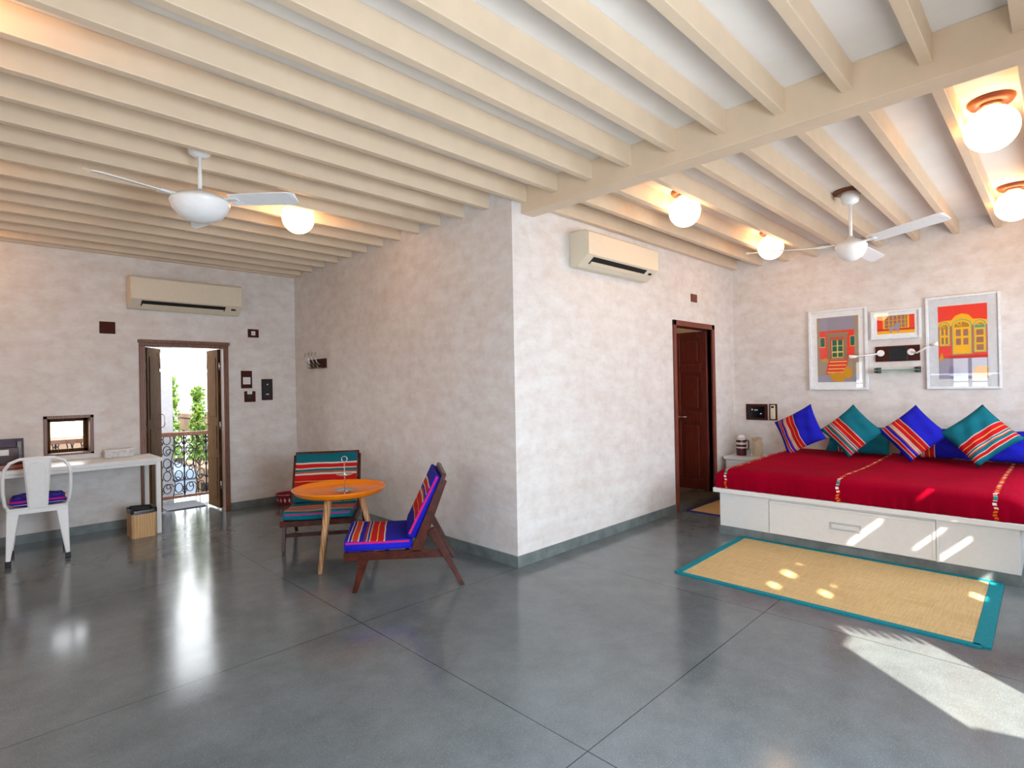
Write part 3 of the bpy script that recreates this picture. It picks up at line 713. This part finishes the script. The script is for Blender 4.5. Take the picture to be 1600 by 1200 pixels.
# ------------------------------------------------------------------ bed
t = thing('daybed', 'white built daybed base with drawer along the right wall', 'bed', (2.95, -1.75, 0))
BX = 1.95
MB().box(BX, L1-.015, -2.775, -.72, .075, .385).build('bed_box', WHITE, t, bevel=.004)
MB().box(BX-.005, L1-.015, -2.78, -.715, 0, .075).build('plinth', STONE, t)
MB().box(1.905, L1-.015, -2.83, -.675, .385, .425).build('platform_slab', WHITE, t, bevel=.004)
d = MB().box(BX-.016, BX, -2.325, -1.17, .082, .365).build('drawer', WHITE, t, bevel=.003)
q = MB()
for a, b, c_, d_ in ((-2.325, -1.17, .345, .365), (-2.325, -1.17, .082, .100), (-2.325, -2.305, .10, .345), (-1.19, -1.17, .10, .345)): q.box(BX-.022, BX-.016, a, b, c_, d_)
q.build('drawer_moulding', WHITE, d, bevel=.003)
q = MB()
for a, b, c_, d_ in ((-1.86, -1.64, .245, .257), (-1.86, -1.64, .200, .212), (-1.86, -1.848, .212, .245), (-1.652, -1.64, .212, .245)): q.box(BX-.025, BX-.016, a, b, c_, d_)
q.build('recessed_pull', plain('pull_grey', 'bdbdbd', .4), d, bevel=.002)  # pull outline in a grey darker than the drawer
MB().box(BX-.02, BX, -2.345, -2.328, .078, .385).build('side_batten', WHITE, t, bevel=.002)
tag(MB().box(L1-.09, L1-.013, -2.78, -.61, .425, .755).build('headboard', plain('cream_headboard', 'd6cabb', .6), bevel=.006), 'low cream headboard panel on the wall behind the cushions', 'headboard')
# cover
cv = NT('crimson_cover').set(.9, 0, .05); cv.b.inputs['Sheen Weight'].default_value = 0
co = cv.coord(); s_ = cv.n('ShaderNodeSeparateXYZ'); cv.l(co, s_.inputs[0])
base = cv.ramp(cv.noise(co, 2.5, 3), [(.3, '86001c'), (.7, '980022')])
vX = cv.math('ADD', s_.outputs[0], cv.math('MULTIPLY', s_.outputs[2], -1.0))
for yb in (-.79, -1.705, -2.655):
    wob = cv.math('MULTIPLY', cv.math('SINE', cv.math('MULTIPLY', vX, 90)), .005)
    dist = cv.math('ABSOLUTE', cv.math('ADD', cv.math('ADD', s_.outputs[1], wob), -yb+0))
    fr1 = cv.math('FRACT', cv.math('MULTIPLY', vX, 2.2)); pc = cv.ramp(fr1, [(0, 'e8dcd8'), (.10, 'e0701c'), (.34, '5a2a8a'), (.39, 'e88a22'), (.62, 'e8dcd8'), (.70, 'e0641a'), (.95, '2a8070')], 'CONSTANT')
    tooth = cv.math('GREATER_THAN', cv.math('SINE', cv.math('MULTIPLY', vX, 260)), -.35)
    msk = cv.math('MULTIPLY', cv.math('LESS_THAN', dist, .011), tooth)
    base = cv.mix(msk, base, pc)
cv.l(base, cv.b.inputs['Base Color']); cv.bump(cv.noise(cv.mapped((1, 6, 1)), 5, 4), .35, .02)
x0, x1, y0, y1, zt, zb = 1.925, L1-.105, -2.80, -.695, .605, .427
q = MB(); vs = []; NXc, NYc = 26, 150
def cov(sv, y):
    # sv: 0..1 param from front hem up, over, to wall
    e = min(y-y0, y1-y); fold = .008*math.sin(y*31)+.009*math.sin(y*71+math.sin(y*9)*2)+.005*math.sin(y*113+1)
    lf = .04*max(0, 1-e/.10)**2       # soft rounding near the ends
    if sv <= .3:
        k = sv/.3; z = zb+(zt-.05-zb)*k; x = x0+fold*(1-k)*.7-.008*math.sin(k*pi)
    elif sv <= .4:
        k = (sv-.3)/.1; a = k*pi/2; x = x0+.10-.10*math.cos(a); z = zt-.05+.05*math.sin(a)
    else:
        k = (sv-.4)/.6; x = x0+.10+(x1-x0-.10)*k; z = zt+.010*math.sin(k*5+y*2.3)+.006*math.sin(y*6)
    return (x, y, z-(lf if sv > .3 else lf*sv/.3))
svs = [i*.3/8 for i in range(8)]+[.3+.1*i/6 for i in range(6)]+[.4+.6*i/14 for i in range(15)]
ys = [y0+(y1-y0)*j/NYc for j in range(NYc+1)]
for sv in svs:
    for y in ys: vs.append(cov(sv, y))
NY1 = len(ys); fs = []
for i in range(len(svs)-1):
    for j in range(NYc): fs.append((i*NY1+j, i*NY1+j+1, (i+1)*NY1+j+1, (i+1)*NY1+j))
# hanging ends and underside, closing the volume
nb = len(vs)
for i, sv in enumerate(svs):
    for j in (0, NYc):
        x, y, z = vs[i*NY1+j]; vs.append((max(x, x0+.0), y, zb))
for i in range(len(svs)-1):
    fs.append((i*NY1, (i+1)*NY1, nb+(i+1)*2, nb+i*2)); fs.append((i*NY1+NYc, nb+i*2+1, nb+(i+1)*2+1, (i+1)*NY1+NYc))
    fs.append((nb+i*2, nb+(i+1)*2, nb+(i+1)*2+1, nb+i*2+1))
l = len(svs)-1
fs.append([l*NY1+j for j in range(NY1)]+[nb+l*2+1, nb+l*2])
q.add(vs, fs, 0, True)
tag(q.build('bed_cover', cv.m, origin=(0, 0, 0)), 'crimson red bed cover with embroidered bands draped over the daybed mattress', 'bed cover')

# cushions
def st_cush(name, base, flip=False):
    R, Y, W_, T = 'c4141c', 'ecb050', 'd8b8a4', 'b5512f'
    L = [(0, base), (.10, W_), (.115, R), (.165, W_), (.18, base), (.235, T), (.26, W_), (.285, base if flip else 'a9a08c'), (.31, W_), (.325, R), (.405, Y), (.42, R), (.505, W_), (.525, base)]
    return stripes(name, 'X', -.21, .21, L)
CB = st_cush('blue_striped_cushion', '1a1cb8'); CT = st_cush('teal_striped_cushion', '0a6c7c', True)
def lean(label, mat, c, rot, size, tilt=24, yaw=0):
    o = tag(pillow(size, size, .13, 20, 3.0, pinch=.07, sharp=.55).build('cushion', mat, None, False), label, 'cushion', 'square striped cushions leaning in a row on the bed')
    # local: z normal -> faces -x ; local plane rotated by rot
    Rm = Matrix.Rotation(math.radians(yaw), 4, 'Z') @ Matrix.Rotation(math.radians(tilt), 4, 'Y') @ Matrix(((0, 0, -1, 0), (-1, 0, 0, 0), (0, 1, 0, 0), (0, 0, 0, 1))) @ Matrix.Rotation(math.radians(rot), 4, 'Z')
    o.rotation_euler = Rm.to_euler(); o.location = c; return o
lean('leftmost leaning cushion, half bright blue half red striped', CB, (3.44, -.945, .862), 31, .44, 20, -12)
lean('teal leaning cushion, second from the left, striped lower left half', CT, (3.42, -1.445, .876), 45, .41, 22, 0)
lean('blue leaning cushion, third from the left, striped lower left half', CB, (3.42, -1.965, .878), 43, .41, 22, 0)
lean('rightmost leaning cushion, teal with striped lower right half', CT, (3.40, -2.46, .882), 135-2, .42, 22, 0)
def flat(label, mat, c, w, d, yaw, tilt=50):
    o = tag(pillow(w, d, .15, 20, 3.0, pinch=.05, sharp=.55).build('cushion', mat, None, False), label, 'cushion', 'cushions lying behind the leaning row')
    Rm = Matrix.Rotation(math.radians(yaw), 4, 'Z') @ Matrix.Rotation(math.radians(tilt), 4, 'Y') @ Matrix(((0, 0, -1, 0), (-1, 0, 0, 0), (0, 1, 0, 0), (0, 0, 0, 1))) 
    o.rotation_euler = Rm.to_euler(); o.location = c
flat('teal cushion lying behind, between the two blue leaning cushions', CT, (3.70, -1.45, .765), .58, .34, 0, 40)
flat('blue cushion lying behind, between third and rightmost leaning cushions', CB, (3.70, -2.10, .765), .56, .34, 0, 40)
flat('plain blue cushion behind the rightmost teal cushion, cut by the picture edge', BLUEF, (3.70, -2.66, .765), .50, .34, 0, 40)

# ------------------------------------------------------------------ bedside table and its jars
t = thing('bedside_table', 'small white bedside table in the corner at the foot wall', 'bedside table', (3.76, -.33, 0))
MB().box(3.53, 3.99, -.60, -.05, .465, .50).build('table_top', WHITE, t, bevel=.004)
MB().box(3.55, 3.99, -.58, -.07, .03, .465).build('cabinet_body', WHITE, t, bevel=.003)
MB().box(3.535, 3.55, -.56, -.09, .08, .44).build('cabinet_door', WHITE, t, bevel=.003)
t = thing('thermos_flask', 'maroon flask with white bands on the bedside table', 'flask', (3.74, -.185, .50))
MW = [plain('maroon_glaze', '4a0f1c', .25), plain('white_glaze', 'cfc9c2', .3)]
q = MB()
pr = [(0, 0, 0), (.058, 0, 0), (.06, .09, 0), (.06, .105, 1), (.06, .118, 0), (.06, .135, 0), (.06, .16, 1), (.058, .19, 0), (.052, .205, 1)]
for (r0, z0, m0), (r1, z1, m1) in zip(pr[1:], pr[2:]): q.lathe([(r0, z0), (r1, z1)], seg=28, mi=m1)
q.lathe([(0, 0), (.058, 0)], seg=28).lathe([(.052, .205), (0, .207)], seg=28, mi=1)
q.build('flask_body', MW, t, False)
MB().lathe([(0, .2), (.044, .2), (.046, .225), (.03, .245), (0, .25)], seg=24).build('lid', WHITE, t, False)
MB().tube([(.0, -.056, .19), (0, -.085, .18), (0, -.09, .13), (0, -.085, .08), (0, -.058, .07)], .008, 8).build('handle', MW[0], t, False)
t = thing('paper_bag', 'crumpled beige paper bag standing on the bedside table', 'paper bag', (3.76, -.37, .50))
q = MB(); n = 16; prof_ = [(.055, 0), (.058, .05), (.052, .10), (.057, .15), (.050, .19), (.056, .225), (.048, .222), (.045, .15), (.04, .02)]
vs = []
for (r, z) in prof_:
    for k in range(n): a = 2*pi*k/n; rr = r*(1+.08*math.sin(3*a+z*40)+.05*math.sin(7*a-z*60)); vs.append((rr*math.cos(a), 1.0*rr*math.sin(a), z+.006*math.sin(4*a) if z > .1 else z))
fs = [tuple(range(n))[::-1], tuple(range(8*n, 9*n))]+[(k*n+i, k*n+(i+1) % n, (k+1)*n+(i+1) % n, (k+1)*n+i) for k in range(8) for i in range(n)]
q.add(vs, fs).build('bag_body', plain('kraft_paper', 'c7b69a', .7, 0, .3, .1, 20), t, False)
t = thing('drinking_glass', 'small clear glass between the maroon flask and paper bag', 'glass', (3.71, -.281, .50))
MB().lathe([(0, 0), (.026, 0), (.03, .09), (.028, .09), (.024, .006), (0, .006)], seg=24).build('glass_body', glass('clear_glass', (.93, .96, .95)), t, False)

# ------------------------------------------------------------------ mats
straw = NT('straw_weave').set(.7, 0, .3); co = straw.coord()
a = straw.noise(straw.mapped((220, 3, 1)), 1, 3, .6); b = straw.noise(straw.mapped((6, 130, 1)), 1, 2); c_ = straw.noise(co, 2, 4)
col = straw.ramp(a, [(.3, 'a88450'), (.5, 'c9a872'), (.7, 'dcbf8c')]); col = straw.mix(.3, col, straw.ramp(b, [(.35, 'a07c4c'), (.65, 'dcc294')])); col = straw.mix(.2, col, straw.ramp(c_, [(.3, 'b4935f'), (.7, 'd8bb88')]))
straw.l(col, straw.b.inputs['Base Color']); straw.bump(straw.math('ADD', a, b), .4, .003)
def mat_rug(label, pts, mat, bmat, bw, z1=.006):
    P = [Vector((*p, 0)) for p in pts]; c = sum(P, Vector())/4
    t = thing('floor_mat', label, 'mat', (c.x, c.y, 0))
    MB().prism([(p.x, p.y) for p in P], (0, 0, .0005), (1, 0, 0), (0, 1, 0), (0, 0, z1)).build('woven_field', mat, t)
    q = MB()
    for i in range(4):
        a, b = P[i], P[(i+1) % 4]; w = bw[i]
        q.bar((a.x, a.y, .006), (b.x, b.y, .006), .012, w, side=(0, 0, 1))
    q.build('cloth_border', bmat, t, bevel=.002)
mat_rug('large straw floor mat with teal border in front of the daybed', [(.695, -.965), (1.925, -.94), (1.93, -2.655), (.70, -2.675)], straw.m, TEALB, (.05, .045, .075, .04))
mat_rug('small straw mat with navy border at the brown bathroom door', [(2.57, -.07), (3.47, -.07), (3.47, -.60), (2.56, -.59)], straw.m, NAVY, (.035, .035, .035, .035))

# ------------------------------------------------------------------ pictures over the bed
XP = L1-.03
FRW = plain('pale_grey_frame', 'e6eaec', .4); MOUNT = plain('mount_board', 'd2d5d8', .8); MOUNTW = plain('white_mount', 'eef0f0', .8)
def pm(h): return plain('print_'+h, h, .8, 0, .1, .02)
PC = {}
def picture(label, y0, y1, z0, z1, fw, mw, shapes, mount):
    """y0>y1 (left to right in view). shapes: list of (colour, polygon in 0..1 print coordinates, u right, v up)"""
    t = thing('framed_picture', label, 'picture', (L1, (y0+y1)/2, z0), 0, 'three framed house pictures over the bed')
    q = MB()
    for a, b, c_, d_ in ((y1, y1+fw, z0, z1), (y0-fw, y0, z0, z1), (y1+fw, y0-fw, z0, z0+fw), (y1+fw, y0-fw, z1-fw, z1)): q.box(L1-.035, L1, a, b, c_, d_)
    q.build('frame', FRW, t, bevel=.003)
    MB().box(L1-.016, L1-.002, y1+fw, y0-fw, z0+fw, z1-fw).build('mount', mount, t)
    ya, za = y0-fw-mw[0], z0+fw+mw[1]; W = (y0-y1)-2*fw-mw[0]-mw[2]; H = (z1-z0)-2*fw-mw[1]-mw[3]
    mats = []; q = MB(); lay = 0
    for col, poly in shapes:
        if col not in PC: PC[col] = pm(col)
        if PC[col] not in mats: mats.append(PC[col])
        lay += 1
        pts = [(min(1, max(0, u)), min(1, max(0, v))) for u, v in poly]
        q.prism([(-u*W, v*H) for u, v in pts], (L1-.0165, ya, za), (0, 1, 0), (0, 0, 1), (-.0004-.00005*lay, 0, 0), mats.index(PC[col]))
    q.build('print', mats, t)
    MB().box(L1-.024, L1-.022, y1+fw-.002, y0-fw+.002, z0+fw-.002, z1-fw+.002).build('glazing', PRINTG, t)
def R(a, b, c_, d_): return [(a, b), (c_, b), (c_, d_), (a, d_)]
def arch(cx, y0, w, h, r, n=10):
    return [(cx-w, y0), (cx+w, y0)]+[(cx+w*math.cos(pi*k/n), y0+h+r*math.sin(pi*k/n)) for k in range(n+1)]
RED, YEL, GRE, TAU, LAV, OCH, MAU = 'ef3f2b', 'f5b90f', '126a5c', '9a8468', '9d98a8', 'd89a12', 'a0705c'
s1 = [('a8957c', R(0, 0, 1, 1)), (LAV, R(.06, .80, .90, 1)), (RED, R(.06, .36, .90, .79)), (LAV, R(0, 0, 1, .10)),
      (TAU, R(.25, .34, .32, .70)), (TAU, R(.66, .34, .73, .70)), (TAU, [(.20, .76), (.25, .69), (.73, .69), (.78, .76)]), ('c25a44', R(.32, .36, .66, .69)),
      ('efcf62', R(.36, .37, .64, .64))]
for u in (.375, .515):
    for v, h in ((.56, .08), (.47, .08), (.385, .065)): s1.append((GRE, R(u, v, u+.11, v+h)))
s1 += [('efcf62', R(.07, .54, .20, .70)), (GRE, R(.08, .55, .19, .69)), ('efcf62', R(.80, .54, .92, .70)), (GRE, R(.81, .55, .91, .69)),
       (RED, [(.20, .12), (.66, .12), (.76, .34), (.28, .34)])]
for i in range(4): s1.append(('f2cf6a', [(.24+.02*i, .14+.055*i), (.66+.02*i, .14+.055*i), (.66+.02*i, .155+.055*i), (.24+.02*i, .155+.055*i)]))
s1 += [(OCH, [(.28, .13), (.36, .02), (.60, .0), (.70, .06), (.72, .13), (.50, .15)]), (OCH, [(.62, .16), (.70, .24), (.80, .22), (.84, .10), (.78, .04), (.66, .08)]), (OCH, [(.12, .33), (.16, .37), (.26, .36), (.28, .32), (.18, .31)])]
picture('portrait framed print of a red house with green windows, leftmost of the three pictures', -.895, -1.487, 1.290, 2.203, .026, (.062, .062, .062, .062), s1, MOUNTW)
s2 = [(RED, R(0, 0, 1, 1)), ('c23a24', R(0, .2, 1, .28)), (YEL, R(0, 0, 1, .16)), (YEL, R(.16, .28, .86, 1)), (MAU, R(.21, .32, .81, 1))]
for u in (.31, .42, .53, .64, .74): s2.append(('e0a63a', R(u, .30, u+.025, 1)))
for v in (.5, .72): s2.append(('e0a63a', R(.21, v, .81, v+.03)))
s2 += [(LAV, [(.32, .22), (.36, .40), (.48, .42), (.54, .60), (.62, .58), (.60, .30), (.58, .06), (.54, .06), (.53, .22), (.42, .22), (.40, .04), (.36, .04)])]
picture('small landscape framed print of a window, between the two larger pictures', -1.519, -1.965, 1.826, 2.132, .022, (.035, .035, .035, .035), s2, MOUNTW)
s3 = [(RED, R(0, 0, 1, 1)), ('d4473a', R(0, .28, 1, .32)), (LAV, R(0, 0, 1, .28))]
s3 += [(YEL, [(0, .72), (0, .78), (.12, .80), (.28, .80), (.36, .86), (.50, .885), (.64, .86), (.72, .80), (.86, .80), (1, .78), (1, .72)])]
for cx, w, zb_, h in ((.135, .10, .46, .24), (.49, .185, .34, .38), (.85, .11, .36, .34)):
    s3 += [('3fae93', arch(cx, zb_-.01, w+.02, h+.02, .075)), (YEL, arch(cx, zb_, w, h+.01, .065)), ('b8832a', arch(cx, zb_+h-.02, w*.82, .02, .05))]
    for k in range(3): s3.append((YEL, [(cx, zb_+h-.02), (cx+w*(-.75+.6*k), zb_+h+.045), (cx+w*(-.6+.6*k), zb_+h+.06)]))
for u, v0_, v1_ in ((.07, .60, .68), (.155, .60, .68), (.07, .48, .57), (.155, .48, .57)): s3.append((MAU, R(u, v0_, u+.045, v1_)))
for u, v0_, v1_ in ((.37, .58, .67), (.52, .58, .67), (.37, .46, .55), (.52, .46, .55)): s3.append((MAU, R(u, v0_, u+.10, v1_)))
for v in (.38, .48, .58): s3.append((MAU, R(.78, v, .92, v+.075)))
s3 += [('3fae93', R(.75, .68, .95, .71)), (OCH, [(.0, .26), (.03, .31), (.07, .36), (.10, .30), (.12, .26)]), (OCH, [(.72, 0), (.70, .08), (.76, .16), (.86, .17), (1, .16), (1, 0)]),
       ('8d86a0', [(.20, .10), (.24, .18), (.40, .16), (.50, .04), (.30, .0), (.22, .03)])]
picture('largest framed print of a red facade with yellow arched doors, rightmost picture', -2.001, -2.581, 1.290, 2.222, .022, (.078, .078, .078, .078), s3, MOUNT)
# reading-lamp plate and glass shelf
t = thing('reading_lamp', 'dark wall plate with two white swivel reading lamps between the pictures', 'wall lamp', (L1, -1.75, 1.58))
MB().box(L1-.018, L1, -1.947, -1.554, 1.588, 1.752).build('back_plate', MAROON, t, bevel=.003)
MB().box(L1-.021, L1-.018, -1.84, -1.675, 1.60, 1.74).build('switch_face', BLUEP, t, bevel=.002)
for y, dy in ((-1.605, .22), (-1.875, -.20)):
    q = MB(); q.tube([(L1-.018, y, 1.68), (L1-.028, y, 1.68)], .034, 24); rs = q.build('lamp_rose', WMET, t)
    q = MB(); q.tube([(L1-.02, y, 1.68), (L1-.10, y+dy*.3, 1.665), (L1-.16, y+dy, 1.65 if dy > 0 else 1.74)], [.009, .009, .009], 10); am = q.build('lamp_arm', WMET, t)
    e = Vector((L1-.16, y+dy, 1.65 if dy > 0 else 1.74)); q = MB(); q.tube([e-Vector((0, dy*.12, 0)), e+Vector((-.01, dy*.06, 0)), e+Vector((-.015, dy*.2, 0))], [.012, .018, .022], 14); q.build('lamp_head', WMET, am)
t = thing('glass_shelf', 'thin green glass shelf on two dark brackets under the lamp plate', 'shelf', (L1, -1.75, 1.49))
MB().box(L1-.11, L1-.004, -1.95, -1.56, 1.490, 1.498).build('glass_board', GREENGL, t)
MB().box(L1-.112, L1-.11, -1.95, -1.56, 1.489, 1.499).build('green_edge', plain('green_glass_edge', '5f9a8c', .2), t)
for y in (-1.93, -1.58): MB().box(L1-.13, L1, y-.018, y+.018, 1.502, 1.518).box(L1-.13, L1, y-.018, y+.018, 1.470, 1.486).box(L1-.02, L1, y-.022, y+.022, 1.465, 1.525).build('bracket', plain('bracket_bronze', '3b2f2a', .4, .5), t, bevel=.003)

# ------------------------------------------------------------------ the balcony and what lies beyond
t = tag(MB().box(-1.33, -.92, 4.46, 4.93, .001, .012).build('door_mat', plain('grey_mat', '5a5c62', .9), bevel=.003), 'grey door mat on the balcony floor', 'mat')
IRON = plain('black_iron', '1d1d22', .5, .3)
t = thing('balcony_railing', 'ornate black iron balcony railing with wooden top rail', 'railing', (-1.2, 5.0, 0))
YR = 5.0
MB().box(-2.9, 1.0, YR-.035, YR+.035, .84, .89).build('top_rail', FRAMEB, t, bevel=.006)
MB().box(-2.9, 1.0, YR-.02, YR+.02, .05, .085).build('bottom_rail', FRAMEB, t, bevel=.003)
for k in range(15):
    x = -2.8+k*.255
    q = MB().tube([(x, YR, .085), (x, YR, .84)], .009, 8)
    for z in (.16, .30, .46, .62, .76): q.sphere((x, YR, z), .02, 8, 0, 1.3)
    for s__ in (-1, 1):
        q.tube([(x, YR, .10), (x+s__*.03, YR, .15), (x+s__*.012, YR, .2)], .005, 6).tube([(x, YR, .83), (x+s__*.03, YR, .78), (x+s__*.012, YR, .73)], .005, 6)
    q.build('baluster', IRON, t)
    if k < 14:
        q = MB(); xm = x+.1275
        for z in (.18, .34, .50, .66, .80):
            for sx_ in (-.064, .064): q.tube([(xm+sx_+.042*math.cos(a*pi/6), YR+.006, z+.06*math.sin(a*pi/6)) for a in range(12)], .006, 5, closed=True)
        q.build('lattice_rings', IRON, t)
        xm = x+.1275; q = MB()
        for (cx, cz_, rr, ph) in ((-.045, .20, .05, 0), (.045, .30, .05, pi), (-.045, .42, .05, 0), (.045, .52, .05, pi), (-.045, .64, .05, 0), (.045, .74, .05, pi)):
            q.tube([(xm+cx+rr*(1-a/14)*math.cos(ph+a*.55), YR, cz_+rr*(1-a/14)*math.sin(ph+a*.55)) for a in range(13)], .0055, 6)
        q.tube([(xm+.02*math.sin(a*.9), YR, .085+a*.0755) for a in range(11)], .006, 6)
        q.build('scrollwork', IRON, t)
struct('trim_60', MB().box(-1.32, -1.10, 5.15, 5.40, -3, 3.4), plain('white_pillar', 'c9ccd6', .7))
GR = plain('pale_dust_ground', 'a8a49c', .9, 0, .2, .2, 1)  # pale ground tone with a slight random mottle
tag(MB().box(-60, 60, 6.5, 120, -6.1, -6.0).build('ground', GR), kind='structure')
tag(MB().box(-3.6, .9, 5.4, 6.4, -.9, -.6).build('lower_terrace', WHITE), 'white lower terrace roof beyond the balcony railing', 'terrace')
# climbing shrubs in pots on the lower terrace
LEAF = NT('bright_leaf').set(.5); LEAF.l(LEAF.ramp(LEAF.noise(LEAF.coord(), 9, 2), [(.3, '4f7a1e'), (.6, '86a832'), (.8, 'b0c24a')]), LEAF.b.inputs['Base Color'])
LEAF.b.inputs['Transmission Weight'].default_value = 0
for i, (x, h0, h1, lb) in enumerate(((-.93, .45, 1.62, 'leafy green column shrub beside the white pillar'), (-.58, .40, 1.46, 'leafy green column shrub seen right in the balcony door opening'), (-.30, .4, 1.2, 'leafy shrub half hidden behind the right balcony door leaf'))):
    t = thing('column_shrub', lb, 'shrub', (x, 6.0, -.6)); rnd = random.Random(i)
    MB().lathe([(0, 0), (.12, 0), (.16, .25), (.15, .25), (.12, .2), (0, .2)], (x, 6.0, -.6), 20).build('pot', plain('terracotta', '9c5a3c', .8), t)
    q = MB()
    for k in range(3): q.tube([(x+.03*k-.03, 6.0, -.4), (x+rnd.uniform(-.05, .05), 6.0, .5), (x+rnd.uniform(-.05, .05), 6.0, h1-.1)], [.012, .009, .004], 6)
    q.build('stem', plain('bark', '5e4a35', .8), t)
    q = MB()
    for k in range(950):
        z = rnd.uniform(h0, h1); f = (z-h0)/(h1-h0); sp = .14*(1-f*.55); a = rnd.uniform(0, 2*pi); rr = sp*math.sqrt(rnd.random())
        c = Vector((x+rr*math.cos(a), 6.0+rr*math.sin(a), z)); d = Vector((rnd.uniform(-1, 1), rnd.uniform(-1, 1), rnd.uniform(-.6, 1))).normalized(); s2_ = d.orthogonal().normalized()
        L_ = rnd.uniform(.045, .08); w_ = L_*.35; n_ = d.cross(s2_)*.004
        q.add([c, c+d*L_*.5+s2_*w_+n_, c+d*L_, c+d*L_*.5-s2_*w_+n_], [(0, 1, 2, 3)])
    q.build('foliage', LEAF.m, t)
# the old town below
rnd = random.Random(3)
cols = ['7f7468', '8f8c8a', '57483f', '9a9896', '465160', '6c6d70', '5a4c42', '8b8882']
adj = ['sand coloured', 'off white', 'brick brown', 'pale grey', 'slate blue', 'stone grey', 'rust brown', 'cream']
k = 0
for row, (yy, zt) in enumerate(((13, -2.6), (19, -1.7), (27, -.6), (38, .35))):
    for j in range(5+row):
        stp = (13+row*6)/(5+row)*1.3; w_ = stp*rnd.uniform(.70, .86); xx = -9+j*stp+rnd.uniform(-.1, .1)-row*2.2; hh = zt+rnd.uniform(-.7, .5); ci = rnd.randrange(8); dp = rnd.uniform(3, 5)
        pos = ['nearest', 'second', 'third', 'farthest'][row]; ordn = ['first', 'second', 'third', 'fourth', 'fifth', 'sixth', 'seventh', 'eighth'][j]
        t = thing('town_house', '%s flat-roofed house in the %s row below the balcony, %s from the left' % (adj[ci], pos, ordn), 'house', (xx, yy, -6), 0, 'old town houses beyond the balcony')
        wm = plain('house_wall_%d' % k, cols[ci], .9, 0, .1, .15, .8); k += 1
        MB().box(xx-w_/2, xx+w_/2, yy, yy+dp, -6, hh).build('wall', wm, t)
        MB().box(xx-w_/2-.08, xx+w_/2+.08, yy-.08, yy+dp+.08, hh, hh+.25).build('parapet', PC.get('x') or wm, t)
        for wx in range(int(w_/1.1)):
            for wz in range(2):
                a = xx-w_/2+.5+wx*1.05; z = hh-1.3-wz*1.5
                MB().box(a, a+.45, yy-.03, yy+.02, z, z+.8).build('window', DARK, t)
